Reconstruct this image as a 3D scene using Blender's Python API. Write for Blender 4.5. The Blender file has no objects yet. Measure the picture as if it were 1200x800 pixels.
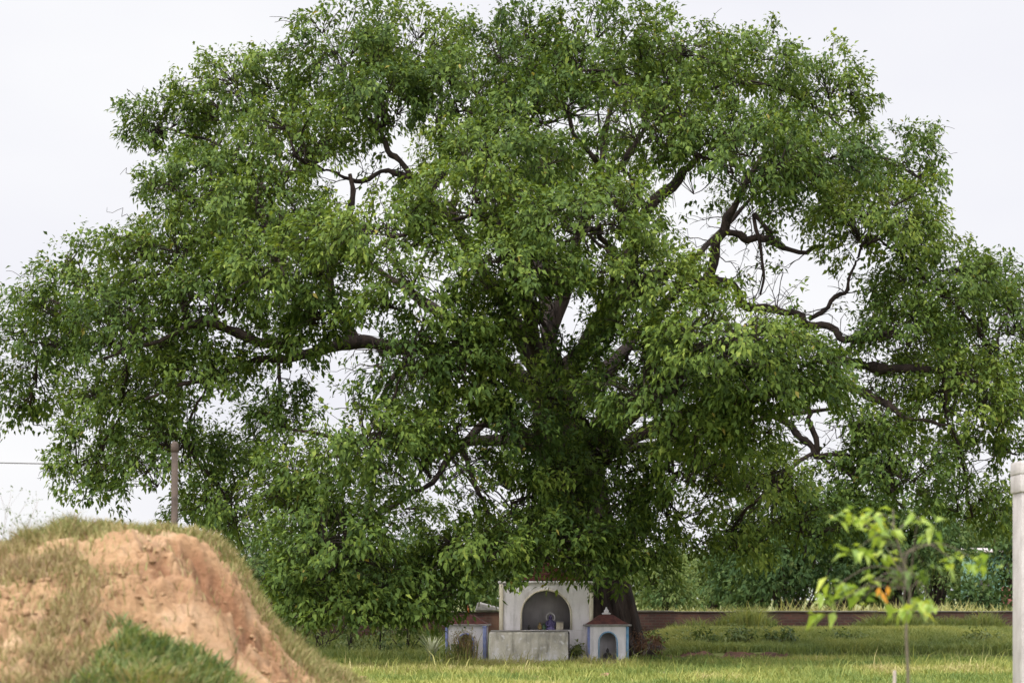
import bpy, math, random
import numpy as np

# ------------------------------------------------------------------ camera, sky, sun, exposure
SC = bpy.context.scene
COL = SC.collection
F = 2400.0          # focal length in photo pixels (photo is 1200 wide)
HZ = 700.0          # row of the horizon in the photo
CH = 1.6            # eye height

cam_d = bpy.data.cameras.new('camera')
cam = bpy.data.objects.new('camera', cam_d)
COL.objects.link(cam)
cam.location = (0, 0, CH)
cam.rotation_euler = (math.radians(90), 0, 0)
cam_d.sensor_width = 36.0
cam_d.lens = 36.0 * F / 1200.0
cam_d.shift_y = (HZ - 400.0) / 1200.0
cam_d.clip_end = 3000
cam_d.dof.use_dof = True
cam_d.dof.focus_distance = 48.0
cam_d.dof.aperture_fstop = 1.7
SC.camera = cam

SUN_EL, SUN_AZ = 58.0, -150.0      # sun behind the camera, to its left (azimuth from +Y, clockwise)
world = bpy.data.worlds.new("World")
SC.world = world
world.use_nodes = True
wt = world.node_tree
wt.nodes.clear()
def wn(t, **k):
    n = wt.nodes.new(t)
    for a, b in k.items(): setattr(n, a, b)
    return n
wo = wn('ShaderNodeOutputWorld'); bg = wn('ShaderNodeBackground')
bg.inputs['Strength'].default_value = 0.1
sky = wn('ShaderNodeTexSky', sky_type='NISHITA')
sky.sun_disc = False
sky.sun_elevation = math.radians(SUN_EL)
sky.sun_rotation = math.radians(SUN_AZ)
sky.dust_density = 4.0
tc = wn('ShaderNodeTexCoord'); sep = wn('ShaderNodeSeparateXYZ')
wt.links.new(tc.outputs['Generated'], sep.inputs[0])
# overcast veil: three times brighter overhead than at the horizon
mr = wn('ShaderNodeMapRange')
mr.inputs['From Min'].default_value = 0.3; mr.inputs['From Max'].default_value = 1.0
mr.inputs['To Min'].default_value = 9.2; mr.inputs['To Max'].default_value = 29.0
wt.links.new(sep.outputs['Z'], mr.inputs['Value'])
nz = wn('ShaderNodeTexNoise'); nz.inputs['Scale'].default_value = 3.2
nz.inputs['Detail'].default_value = 4; nz.inputs['Roughness'].default_value = 0.45
mp = wn('ShaderNodeMapping'); mp.inputs['Scale'].default_value = (1, 1, 2.6)
wt.links.new(tc.outputs['Generated'], mp.inputs[0]); wt.links.new(mp.outputs[0], nz.inputs['Vector'])
cr = wn('ShaderNodeValToRGB')
cr.color_ramp.elements[0].position = 0.35; cr.color_ramp.elements[0].color = (0.915, 0.915, 0.98, 1)
cr.color_ramp.elements[1].position = 0.68; cr.color_ramp.elements[1].color = (1.03, 1.03, 1.04, 1)
wt.links.new(nz.outputs['Fac'], cr.inputs['Fac'])
vm = wn('ShaderNodeVectorMath', operation='SCALE')
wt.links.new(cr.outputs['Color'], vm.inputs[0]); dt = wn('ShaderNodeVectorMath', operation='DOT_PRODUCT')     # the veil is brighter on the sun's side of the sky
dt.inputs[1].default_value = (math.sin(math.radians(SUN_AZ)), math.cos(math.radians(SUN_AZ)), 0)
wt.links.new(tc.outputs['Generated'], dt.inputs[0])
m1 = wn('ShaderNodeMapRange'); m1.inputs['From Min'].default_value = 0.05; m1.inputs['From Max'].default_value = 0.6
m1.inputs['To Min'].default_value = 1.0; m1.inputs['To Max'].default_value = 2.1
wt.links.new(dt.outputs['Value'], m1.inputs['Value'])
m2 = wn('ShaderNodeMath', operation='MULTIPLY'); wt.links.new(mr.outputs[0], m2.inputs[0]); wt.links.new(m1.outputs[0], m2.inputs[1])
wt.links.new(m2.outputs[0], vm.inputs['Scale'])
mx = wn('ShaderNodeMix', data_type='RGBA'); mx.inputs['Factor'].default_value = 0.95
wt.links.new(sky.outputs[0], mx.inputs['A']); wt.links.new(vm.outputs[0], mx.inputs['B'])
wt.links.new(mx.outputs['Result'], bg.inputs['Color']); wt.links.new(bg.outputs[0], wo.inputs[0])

sun_d = bpy.data.lights.new('sun', 'SUN')
sun_d.energy = 2.4; sun_d.angle = math.radians(10); sun_d.color = (1.0, 0.95, 0.86)
sun = bpy.data.objects.new('sun', sun_d); COL.objects.link(sun)
az = math.radians(SUN_AZ); el = math.radians(SUN_EL)
from mathutils import Vector, Matrix
sdir = Vector((math.sin(az)*math.cos(el), math.cos(az)*math.cos(el), math.sin(el)))
sun.rotation_euler = sdir.to_track_quat('Z', 'Y').to_euler()
sun.location = (-10, -10, 30)

SC.view_settings.view_transform = 'Standard'
SC.view_settings.look = 'None'
SC.view_settings.exposure = 0.12
SC.view_settings.gamma = 1.0
SC.render.engine = 'CYCLES'
SC.render.resolution_x = 1024; SC.render.resolution_y = 682
SC.cycles.max_bounces = 6; SC.cycles.diffuse_bounces = 3; SC.cycles.transmission_bounces = 3
SC.cycles.glossy_bounces = 2

rng = np.random.default_rng(7)
R = random.Random(5)

def W(px, py, d):
    """a place in the world: photo column/row seen at distance d"""
    return np.array([(px-600.0)/F*d, d, CH+(HZ-py)/F*d])
def proj(P):
    return np.stack([600+P[:, 0]/P[:, 1]*F, HZ-(P[:, 2]-CH)/P[:, 1]*F], 1)

# ------------------------------------------------------------------ numpy noise
_perm = np.random.default_rng(11).random((64, 64, 64))
def vnoise(P):
    P = np.asarray(P, float); i = np.floor(P).astype(int); f = P-i; f = f*f*(3-2*f)
    out = np.zeros(len(P))
    for a in (0, 1):
        for b in (0, 1):
            for c in (0, 1):
                w = (f[:, 0] if a else 1-f[:, 0])*(f[:, 1] if b else 1-f[:, 1])*(f[:, 2] if c else 1-f[:, 2])
                out += w*_perm[(i[:, 0]+a) % 64, (i[:, 1]+b) % 64, (i[:, 2]+c) % 64]
    return out*2-1
def fbm(P, o=4):
    P = np.asarray(P, float); s = np.zeros(len(P)); a = .5
    for k in range(o):
        s += a*vnoise(P*(2**k)+k*17.3); a *= .5
    return s
def sstep(a, b, x):
    t = np.clip((x-a)/(b-a), 0, 1); return t*t*(3-2*t)

# ------------------------------------------------------------------ materials
def mat(name, c1, c2=None, scale=4.0, rough=.8, bump=0., bscale=None, c3=None, spec=.3, detail=6, stretch=(1, 1, 1),
        lo=.35, hi=.65, obj_co=True):
    m = bpy.data.materials.new(name); m.use_nodes = True
    t = m.node_tree; b = t.nodes['Principled BSDF']
    b.inputs['Roughness'].default_value = rough; b.inputs['Specular IOR Level'].default_value = spec
    c2 = c2 or tuple(x*.75 for x in c1)
    co = t.nodes.new('ShaderNodeTexCoord'); mp = t.nodes.new('ShaderNodeMapping'); mp.inputs['Scale'].default_value = stretch
    t.links.new(co.outputs['Object'], mp.inputs[0])
    n = t.nodes.new('ShaderNodeTexNoise'); n.inputs['Scale'].default_value = scale; n.inputs['Detail'].default_value = detail
    n.inputs['Roughness'].default_value = .6
    t.links.new(mp.outputs[0], n.inputs['Vector'])
    r = t.nodes.new('ShaderNodeValToRGB')
    e = r.color_ramp.elements
    e[0].position = lo; e[0].color = (*c1, 1); e[1].position = hi; e[1].color = (*c2, 1)
    if c3: x = e.new((lo+hi)/2); x.color = (*c3, 1)
    t.links.new(n.outputs['Fac'], r.inputs['Fac']); t.links.new(r.outputs[0], b.inputs['Base Color'])
    if bump:
        n2 = t.nodes.new('ShaderNodeTexNoise'); n2.inputs['Scale'].default_value = bscale or scale*4
        n2.inputs['Detail'].default_value = 8; n2.inputs['Roughness'].default_value = .65
        t.links.new(mp.outputs[0], n2.inputs['Vector'])
        bp = t.nodes.new('ShaderNodeBump'); bp.inputs['Strength'].default_value = bump; bp.inputs['Distance'].default_value = .05
        t.links.new(n2.outputs['Fac'], bp.inputs['Height']); t.links.new(bp.outputs[0], b.inputs['Normal'])
    return m

def leaf_mat(name, stops, rough=.42, spec=.5, trans=.3, tint=(1.25, 1.15, .6)):
    """colour of a leaf is drawn per leaf from the 'tone' attribute"""
    m = bpy.data.materials.new(name); m.use_nodes = True
    t = m.node_tree; b = t.nodes['Principled BSDF']; out = t.nodes['Material Output']
    a = t.nodes.new('ShaderNodeAttribute'); a.attribute_name = 'tone'
    r = t.nodes.new('ShaderNodeValToRGB'); e = r.color_ramp.elements
    e[0].position = stops[0][0]; e[0].color = (*stops[0][1], 1)
    e[1].position = stops[-1][0]; e[1].color = (*stops[-1][1], 1)
    for p, c in stops[1:-1]:
        x = e.new(p); x.color = (*c, 1)
    t.links.new(a.outputs['Fac'], r.inputs['Fac']); t.links.new(r.outputs[0], b.inputs['Base Color'])
    b.inputs['Roughness'].default_value = rough; b.inputs['Specular IOR Level'].default_value = spec
    tr = t.nodes.new('ShaderNodeBsdfTranslucent')
    mu = t.nodes.new('ShaderNodeMix'); mu.data_type = 'RGBA'; mu.blend_type = 'MULTIPLY'; mu.inputs['Factor'].default_value = 1
    mu.inputs['B'].default_value = (*tint, 1)
    t.links.new(r.outputs[0], mu.inputs['A']); t.links.new(mu.outputs['Result'], tr.inputs['Color'])
    ms = t.nodes.new('ShaderNodeMixShader'); ms.inputs[0].default_value = trans
    t.links.new(b.outputs[0], ms.inputs[1]); t.links.new(tr.outputs[0], ms.inputs[2]); t.links.new(ms.outputs[0], out.inputs['Surface'])
    return m

M = {}
M['leaf'] = leaf_mat('broad_tree_leaf', [(0, (.030, .058, .017)), (.35, (.068, .114, .025)), (.7, (.135, .194, .036)), (.93, (.230, .285, .055)), (1, (.28, .24, .06))], rough=.6, spec=.14, trans=.34)
M['bark'] = mat('bark', (.014, .010, .009), (.048, .033, .027), 5, .95, 1.0, 11, stretch=(1, 1, .35))
M['farleaf'] = leaf_mat('far_leaf', [(0, (.034, .064, .026)), (.5, (.066, .112, .038)), (1, (.15, .185, .062))], rough=.75, spec=.08)
M['shrubleaf'] = leaf_mat('shrub_leaf', [(0, (.045, .075, .028)), (.5, (.10, .15, .045)), (1, (.22, .25, .09))], rough=.55, spec=.3)
M['redleaf'] = leaf_mat('red_shrub_leaf', [(0, (.09, .05, .035)), (.6, (.16, .085, .055)), (1, (.22, .16, .08))], rough=.6, spec=.2)
M['grass'] = leaf_mat('lawn_grass', [(0, (.11, .165, .040)), (.4, (.215, .25, .060)), (.75, (.33, .33, .09)), (1, (.42, .36, .17))], rough=.6, spec=.25, trans=.25, tint=(1.1, 1.1, .8))
M['bankgrass'] = leaf_mat('bank_grass', [(0, (.085, .135, .045)), (.5, (.20, .245, .075)), (1, (.33, .34, .11))], rough=.6, spec=.25)
M['drygrass'] = leaf_mat('dry_grass', [(0, (.17, .19, .06)), (.4, (.28, .25, .10)), (.8, (.36, .27, .15)), (1, (.24, .15, .10))], rough=.7, spec=.2, trans=.2, tint=(1.1, 1.05, .9))
M['greengrass'] = leaf_mat('mound_grass', [(0, (.065, .12, .040)), (.5, (.15, .21, .07)), (.85, (.30, .33, .12)), (1, (.36, .30, .16))], rough=.6, spec=.25)
M['sapleaf'] = leaf_mat('sapling_leaf', [(0, (.09, .14, .04)), (.35, (.19, .29, .05)), (.75, (.36, .45, .07)), (1, (.60, .50, .06))], rough=.4, trans=.4, tint=(1.15, 1.15, .6))
M['orangeleaf'] = leaf_mat('orange_leaf', [(0, (.6, .25, .03)), (1, (.65, .32, .04))], trans=.4)
M['sapbark'] = mat('sapling_bark', (.10, .08, .06), (.16, .13, .10), 20, .8)
M['twig'] = mat('pale_twig', (.30, .26, .22), (.22, .18, .15), 20, .85)
M['ground'] = mat('earth_and_grass', (.11, .145, .045), (.21, .19, .085), .6, .95, .4, 12, c3=(.155, .17, .055))

# ------------------------------------------------------------------ mesh helpers
def mesh_np(name, V, faces_quads=None, faces_tris=None, tone=None, smooth=False):
    """faces: int arrays (n,4) / (n,3)"""
    me = bpy.data.meshes.new(name)
    loops = []; starts = []; n = 0
    for fa in (faces_quads, faces_tris):
        if fa is None or len(fa) == 0: continue
        k = fa.shape[1]
        loops.append(fa.reshape(-1)); starts.append(n+np.arange(len(fa))*k); n += fa.size
    L = np.concatenate(loops).astype(np.int32); S = np.concatenate(starts).astype(np.int32)
    me.vertices.add(len(V)); me.vertices.foreach_set('co', np.asarray(V, np.float32).reshape(-1))
    me.loops.add(len(L)); me.loops.foreach_set('vertex_index', L)
    me.polygons.add(len(S)); me.polygons.foreach_set('loop_start', S)
    if smooth: me.polygons.foreach_set('use_smooth', np.ones(len(S), bool))
    me.update(calc_edges=True)
    if tone is not None:
        at = me.attributes.new('tone', 'FLOAT', 'FACE'); at.data.foreach_set('value', np.asarray(tone, np.float32))
    return me
def link(name, me, m, parent=None):
    o = bpy.data.objects.new(name, me); COL.objects.link(o)
    if m is not None: me.materials.append(m)
    if parent is not None: o.parent = parent
    return o
def tag(o, label=None, cat=None, group=None, kind=None):
    if label: o['label'] = label
    if cat: o['category'] = cat
    if group: o['group'] = group
    if kind: o['kind'] = kind
    return o
def empty(name, loc, label, cat, group=None, rz=0):
    o = bpy.data.objects.new(name, None); COL.objects.link(o); o.location = tuple(float(v) for v in loc)
    o.rotation_euler = (0, 0, rz); o.empty_display_size = .3
    return tag(o, label, cat, group)
def struct(name, me, m): return tag(link(name, me, m), kind='structure')

class MB:
    def __init__(s): s.v = []; s.q = []; s.t = []; s.n = 0
    def add(s, V, Q=None, T=None):
        V = np.asarray(V, float).reshape(-1, 3)
        if Q is not None and len(Q): s.q.append(np.asarray(Q, int)+s.n)
        if T is not None and len(T): s.t.append(np.asarray(T, int)+s.n)
        s.v.append(V); s.n += len(V); return s
    def box(s, x0, x1, y0, y1, z0, z1, taper=0):
        V = [(x0, y0, z0), (x1, y0, z0), (x1, y1, z0), (x0, y1, z0),
             (x0+taper, y0+taper, z1), (x1-taper, y0+taper, z1), (x1-taper, y1-taper, z1), (x0+taper, y1-taper, z1)]
        return s.add(V, [(0, 3, 2, 1), (4, 5, 6, 7), (0, 1, 5, 4), (1, 2, 6, 5), (2, 3, 7, 6), (3, 0, 4, 7)])
    def tube(s, P, rad, sides=6, cap=True, wob=0):
        P = np.asarray(P, float); n = len(P); rad = np.broadcast_to(rad, (n,)) if np.ndim(rad) < 2 else rad
        T = np.gradient(P, axis=0); T /= np.linalg.norm(T, axis=1, keepdims=True)+1e-9
        ref = np.array([0, 0, 1.]) if abs(T[0, 2]) < .9 else np.array([1., 0, 0])
        V = []; u = np.cross(T[0], ref); u /= np.linalg.norm(u)
        for i in range(n):
            u = u-T[i]*np.dot(u, T[i]); u /= np.linalg.norm(u)+1e-9; w = np.cross(T[i], u)
            for k in range(sides):
                a = 2*math.pi*k/sides
                rr = rad[i]*(1+(wob*math.sin(3*a+i*.7)+wob*.6*math.sin(5*a-i*.4) if wob else 0))
                V.append(P[i]+(u*math.cos(a)+w*math.sin(a))*rr)
        Q = [(i*sides+k, i*sides+(k+1) % sides, (i+1)*sides+(k+1) % sides, (i+1)*sides+k) for i in range(n-1) for k in range(sides)]
        T3 = []
        if cap:
            V.append(P[0]); V.append(P[-1]); a, b = n*sides, n*sides+1
            T3 = [(a, (k+1) % sides, k) for k in range(sides)]+[(b, (n-1)*sides+k, (n-1)*sides+(k+1) % sides) for k in range(sides)]
        return s.add(V, Q, T3)
    def lathe(s, prof, c, sides=16):
        V = []; n = len(prof)
        for r, z in prof:
            for k in range(sides):
                a = 2*math.pi*k/sides; V.append((c[0]+r*math.cos(a), c[1]+r*math.sin(a), c[2]+z))
        Q = [(i*sides+k, i*sides+(k+1) % sides, (i+1)*sides+(k+1) % sides, (i+1)*sides+k) for i in range(n-1) for k in range(sides)]
        return s.add(V, Q)
    def build(s, name, m, parent=None, smooth=False, off=(0, 0, 0), bevel=0):
        V = np.concatenate(s.v)-np.asarray(off, float)
        o = link(name, mesh_np(name, V, np.concatenate(s.q) if s.q else None, np.concatenate(s.t) if s.t else None, smooth=smooth), m, parent)
        if bevel:
            b = o.modifiers.new('bevel', 'BEVEL'); b.width = bevel; b.segments = 2; b.limit_method = 'ANGLE'
        return o

def unit(v): return v/(np.linalg.norm(v, axis=-1, keepdims=True)+1e-9)
def leaves_geo(P, D, N, L, Wd, droop=.18):
    """vectorised folded pointed leaves: 5 verts, 2 quads each"""
    D = unit(D); S = unit(np.cross(D, N)); N = np.cross(S, D)
    L = L[:, None]; Wd = Wd[:, None]
    down = np.array([0, 0, -1.])
    l = P+D*L*.42+S*Wd*.5+N*Wd*.16
    r = P+D*L*.42-S*Wd*.5+N*Wd*.16
    m = P+D*L*.55+down*L*droop*.25
    t = P+D*L+down*L*droop
    V = np.stack([P, l, t, r, m], 1).reshape(-1, 3)
    b = np.arange(len(P))*5
    Q = np.stack([np.stack([b, b+4, b+2, b+1], 1), np.stack([b, b+3, b+2, b+4], 1)], 1).reshape(-1, 4)
    return V, Q
def sticks_geo(A, B, r0, r1, sag=0.):
    """vectorised thin 3-sided twigs with one bend"""
    n = len(A); T = unit(B-A); ref = np.where(np.abs(T[:, 2:3]) < .9, np.array([[0, 0, 1.]]), np.array([[1., 0, 0]]))
    u = unit(np.cross(T, ref)); w = np.cross(T, u)
    C = (A+B)/2; C[:, 2] += sag*np.linalg.norm(B-A, axis=1)
    r0 = np.broadcast_to(r0, (n,)); r1 = np.broadcast_to(r1, (n,))
    rings = []
    for c, r in ((A, r0), (C, (r0+r1)/2), (B, r1)):
        for k in range(3):
            a = 2*math.pi*k/3; rings.append(c+(u*math.cos(a)+w*math.sin(a))*r[:, None])
    V = np.stack(rings, 1).reshape(-1, 3); b = np.arange(n)*9
    Q = []
    for i in (0, 3):
        for k in range(3):
            Q.append(np.stack([b+i+k, b+i+(k+1) % 3, b+i+3+(k+1) % 3, b+i+3+k], 1))
    return V, np.stack(Q, 1).reshape(-1, 4)
def smooth_line(P, n=6):
    """Catmull-Rom through the points; columns beyond xyz (radius) go along"""
    P = np.asarray(P, float); Q = np.vstack([2*P[0]-P[1], P, 2*P[-1]-P[-2]]); out = []
    for i in range(1, len(Q)-2):
        for t in np.linspace(0, 1, n, endpoint=False):
            a, b, c, d = Q[i-1], Q[i], Q[i+1], Q[i+2]
            out.append(.5*((2*b)+(-a+c)*t+(2*a-5*b+4*c-d)*t*t+(-a+3*b-3*c+d)*t**3))
    out.append(P[-1]); return np.array(out)

# ------------------------------------------------------------------ ground
def ground_h(x, y):
    x = np.asarray(x, float); y = np.asarray(y, float)
    z = .05*fbm(np.stack([x*.25, y*.25, x*0], -1).reshape(-1, 3), 3).reshape(x.shape)*sstep(30, 36, y)
    right = sstep(3.6, 5.2, x-.12*np.sin(y))
    front = 53.3+1.5*sstep(7, 12, x)+.4*np.sin(x*.9)
    step = .16*sstep(front, front+.25, y)+.40*sstep(front+.3, front+6, y)
    bank = step*right+.25*sstep(55, 61, y)*(1-right)
    return z+bank*(1-.8*sstep(64, 90, y))
def axis(a, b, breaks):
    out = [];
    for (s, e, st) in breaks: out += list(np.arange(s, e, st))
    return np.array(out+[b])
gx = axis(-900, 900, [(-900, -200, 100), (-200, -40, 20), (-40, -16, 3), (-16, 16, .35), (16, 40, 3), (40, 200, 20), (200, 900, 100)])
gy = axis(-60, 1500, [(-60, 0, 20), (0, 30, 3), (30, 66, .3), (66, 100, 3), (100, 300, 20), (300, 1500, 120)])
X, Y = np.meshgrid(gx, gy); Z = ground_h(X, Y)
nx, ny = len(gx), len(gy); idx = np.arange(nx*ny).reshape(ny, nx)
Q = np.stack([idx[:-1, :-1], idx[:-1, 1:], idx[1:, 1:], idx[1:, :-1]], -1).reshape(-1, 4)
struct('ground', mesh_np('ground', np.stack([X, Y, Z], -1).reshape(-1, 3), Q, smooth=True), M['ground'])

def blades(P, H, Wd, lean, tone, name, m, label, cat=None, parent=None):
    """one mesh of bent grass blades: base points P, heights H"""
    n = len(P); a = rng.random(n)*2*math.pi; D = np.stack([np.cos(a), np.sin(a), np.zeros(n)], 1)
    b = rng.random(n)*2*math.pi; Ld = np.stack([np.cos(b), np.sin(b), np.zeros(n)], 1)
    ln = (lean*(.3+rng.random(n)))[:, None]; H_ = H[:, None]; w = (Wd*(.6+.8*rng.random(n)))[:, None]
    up = np.array([0, 0, 1.])
    mid = P+up*H_*.55+Ld*H_*ln*.35; tip = P+up*H_*(1-.3*ln)+Ld*H_*ln
    V = np.stack([P-D*w/2, P+D*w/2, mid+D*w*.35, mid-D*w*.35, tip], 1).reshape(-1, 3)
    i = np.arange(n)*5
    Qd = np.stack([i, i+1, i+2, i+3], 1); Tr = np.stack([i+3, i+2, i+4], 1)
    me = mesh_np(name, V, Qd, Tr, tone=np.concatenate([tone, tone]))
    o = link(name, me, m, parent)
    return tag(o, label, cat, kind='stuff') if parent is None else o

# lawn in front of the shrines
n = 135000
y = 35.5+(55.5-35.5)*rng.random(n)**1.0; x = (rng.random(n)*2-1)*(.262*y+3.5)
pat = fbm(np.stack([x*.5, y*.25, y*0+3], 1), 3)
pat2 = fbm(np.stack([x*2.2, y*1.2, y*0+9], 1), 2)
keep = ~((x > -2.1) & (x < 2.9) & (y > 49.6) & (y < 53)) & ~((y > 53.3+1.5*sstep(7, 12, x)+.4*np.sin(x*.9)+.02) & (x > 3.8)) & (pat2 > -.42)
x, y, pat, pat2 = x[keep], y[keep], pat[keep], pat2[keep]
H = .06+.08*rng.random(len(x))+.26*np.clip(pat2, 0, 1)+.10*np.clip(pat, 0, 1)
H *= np.where(rng.random(len(x)) < .02, 2.4, 1)
tone = np.clip(.46+.95*pat-.55*np.clip(pat2, 0, 1)+.25*pat2+.16*rng.standard_normal(len(x)), 0, 1)
blades(np.stack([x, y, ground_h(x, y)], 1), H, .020, .7, tone, 'lawn_grass', M['grass'], 'short yellow green grass covering the flat ground in front of the shrines', 'grass')

# bank grass behind, right of the shrines
n = 115000
y = 53.2+8.6*rng.random(n); x = 3.6+rng.random(n)*(.265*y-3.6+4.5)
cl = fbm(np.stack([x*.9, y*.7, y*0], 1), 3)
fr = 53.3+1.5*sstep(7, 12, x)+.4*np.sin(x*.9)
keep = (y > fr+.10*rng.random(n)+.25*(cl < .0)*(x < 7.5)) & (cl > -.45)
x, y, cl, fr = x[keep], y[keep], cl[keep], fr[keep]
H = .14+.16*rng.random(len(x))+.3*np.clip(cl, 0, 1)*(y-fr < 2.0)
tone = np.clip(.35+.08*(y-fr)+.5*cl+.16*rng.standard_normal(len(x)), 0, 1)
blades(np.stack([x, y, ground_h(x, y)], 1), H, .024, .8, tone, 'bank_grass', M['bankgrass'], 'taller dark green grass on the low earth bank in front of the brick wall', 'grass')
# rough grass under the tree, left
n = 30000
y = 52+9.6*rng.random(n); x = -14+13.2*rng.random(n)
cl = fbm(np.stack([x*.8, y*.8, y*0+5], 1), 3); k = cl > -.15
x, y, cl = x[k], y[k], cl[k]
blades(np.stack([x, y, ground_h(x, y)], 1), .14+.2*rng.random(len(x))+.25*np.clip(cl, 0, 1), .024, .8,
       np.clip(.45+.6*cl+.15*rng.standard_normal(len(x)), 0, 1), 'rough_grass', M['bankgrass'],
       'rough green grass growing under the tree left of the shrines', 'grass')
# ragged weeds along the foot of the wall
n = 20000
x = (rng.random(n)*2-1)*19; y = 61.2+1.1*rng.random(n); cl = fbm(np.stack([x*.7, y*.7, y*0+15], 1), 4); k = cl > -.02; x, y, cl = x[k], y[k], cl[k]
blades(np.stack([x, y, ground_h(x, y)], 1), .2+.25*rng.random(len(x))+1.1*np.clip(cl, 0, 1), .03, .7, np.clip(.35+.6*cl+.2*rng.standard_normal(len(x)), 0, 1),
       'wall_weeds', M['bankgrass'], 'ragged weeds growing along the foot of the brick wall', 'weeds')
# bare dark earth face of the bank
M['darkearth'] = mat('dark_red_earth', (.055, .030, .022), (.13, .065, .045), 3, .95, .6, 9)
mb = MB(); xs = np.linspace(3.9, 7.2, 46)
fr = 53.3+1.5*sstep(7, 12, xs)+.4*np.sin(xs*.9)
rows = []
for j, (dy, dz) in enumerate(((-.30, -.06), (-.08, .03), (.06, .14), (.5, .185))):
    zz = ground_h(xs, np.full_like(xs, 52.9))*.0+dz*1.0
    jit = .16*fbm(np.stack([xs*3, xs*0+j*3.1, xs*0], 1), 2)
    rows.append(np.stack([xs, fr+dy+jit, zz+(jit if j else 0)], 1))
V = np.concatenate(rows); k = len(xs)
Q = [(j*k+i, j*k+i+1, (j+1)*k+i+1, (j+1)*k+i) for j in range(3) for i in range(k-1)]
struct('earth_bank', mesh_np('earth_bank', V, np.array(Q), smooth=True), M['darkearth'])

# ------------------------------------------------------------------ mound of red earth, left foreground
prx = np.array([-12, -8.5, -7, -6, -5.26, -4.8, -4.3, -3.7, -3.45, -3.2, -2.94, -2.72, -2.63, -2.37, -2.02, -1.75, -1.6, -1.2, -.7, -.2])
prz = np.array([0, 0.4, 1.4, 2.05, 2.22, 2.33, 2.39, 2.42, 2.40, 2.28, 2.02, 1.68, 1.50, 1.24, .92, .78, .68, .42, .1, -.05])
mx_ = np.concatenate([np.linspace(-11.5, -5.8, 60), np.linspace(-5.75, -.3, 300)]); my_ = np.concatenate([np.linspace(14.2, 16.3, 30), np.linspace(16.34, 22.3, 330), np.linspace(22.4, 28.5, 80)])
X, Y = np.meshgrid(mx_, my_)
def mound_h(X, Y):
    sh = X.shape; x = X.ravel(); y = Y.ravel()
    P = np.stack([x, y, x*0], 1)
    Hc = np.interp(x, prx, prz)
    yc = 21.3+.25*np.sin(x*1.7)
    t = np.clip((yc-y)/5.3, 0, 1)
    fr = 1-1.05*t**1.15
    bk = 1-sstep(0, 5.5, y-yc-.8)
    z = Hc*np.where(y < yc, fr, bk)
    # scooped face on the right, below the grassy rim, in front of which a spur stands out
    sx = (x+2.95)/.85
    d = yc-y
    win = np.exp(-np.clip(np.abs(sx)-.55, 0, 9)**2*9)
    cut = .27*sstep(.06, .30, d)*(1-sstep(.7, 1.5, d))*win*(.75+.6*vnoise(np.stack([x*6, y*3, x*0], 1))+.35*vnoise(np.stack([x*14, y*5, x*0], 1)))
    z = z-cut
    spur = .18*np.exp(-((d-(1.35+.9*(x+3.0)))/.35)**2)*sstep(-4.4, -3.6, x)*(1-sstep(-2.3, -1.6, x))
    z = z+spur
    g = vnoise(np.stack([x*1.6+y*.35, y*.5, x*0+7], 1))
    z += (.10*g+.09*fbm(P*np.array([2.2, 1.7, 1]), 4)+.035*np.abs(fbm(P*6, 3)))*sstep(0, .5, Hc)*sstep(.0, .6, np.abs(y-yc)+.15)
    z += -.04*sstep(.1, .4, vnoise(np.stack([x*4, y*4, x*0+2], 1)))
    rub = sstep(.0, .35, fbm(np.stack([x*1.1, y*1.1, x*0+12], 1), 3)+.25)      # clods and rubble
    z += rub*(.05*np.abs(vnoise(np.stack([x*9, y*7, x*0], 1)))**.7+.035*vnoise(np.stack([x*17, y*13, x*0], 1))+.02*vnoise(np.stack([x*31, y*22, x*0], 1)))*sstep(0, .5, Hc)
    rill = np.abs(vnoise(np.stack([x*2.6+.8*vnoise(np.stack([x, y*1.3, x*0], 1)), y*.45, x*0+30], 1)))
    z -= .09*(1-sstep(0, .16, rill))*sstep(.3, 1.2, d)*sstep(.3, 1, Hc)
    z -= .12*sstep(.3, 1.2, Hc)+.07*sstep(-3.4, -2.6, x)*sstep(0, .4, Hc)
    return (z-.04).reshape(sh), cut.reshape(sh)
Z, CUT = mound_h(X, Y)
idx = np.arange(X.size).reshape(X.shape)
Q = np.stack([idx[:-1, :-1], idx[:-1, 1:], idx[1:, 1:], idx[1:, :-1]], -1).reshape(-1, 4)
me = mesh_np('earth_mound', np.stack([X, Y, Z], -1).reshape(-1, 3), Q, smooth=True)
at = me.attributes.new('fresh_shade', 'FLOAT', 'POINT'); at.data.foreach_set('value', np.clip(CUT/.24, 0, 1).astype(np.float32).ravel())  # redder freshly cut soil, also darkened to paint shade under the rim
ms = mat('mound_soil', (.27, .160, .082), (.47, .325, .20), 2.3, .95, 1.0, 16, c3=(.385, .240, .13), lo=.3, hi=.7)
t = ms.node_tree; b = t.nodes['Principled BSDF']; rmp = [q for q in t.nodes if q.type == 'VALTORGB'][0]
a = t.nodes.new('ShaderNodeAttribute'); a.attribute_name = 'fresh_shade'
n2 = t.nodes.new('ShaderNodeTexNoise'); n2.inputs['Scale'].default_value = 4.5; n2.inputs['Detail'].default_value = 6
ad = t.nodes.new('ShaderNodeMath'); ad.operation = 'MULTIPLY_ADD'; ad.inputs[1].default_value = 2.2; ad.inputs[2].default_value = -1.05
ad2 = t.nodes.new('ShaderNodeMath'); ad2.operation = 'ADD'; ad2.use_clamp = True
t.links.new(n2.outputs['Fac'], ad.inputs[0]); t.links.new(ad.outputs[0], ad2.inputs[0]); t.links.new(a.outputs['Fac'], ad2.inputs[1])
mm = t.nodes.new('ShaderNodeMix'); mm.data_type = 'RGBA'; mm.inputs['B'].default_value = (.21, .098, .050, 1)
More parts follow.
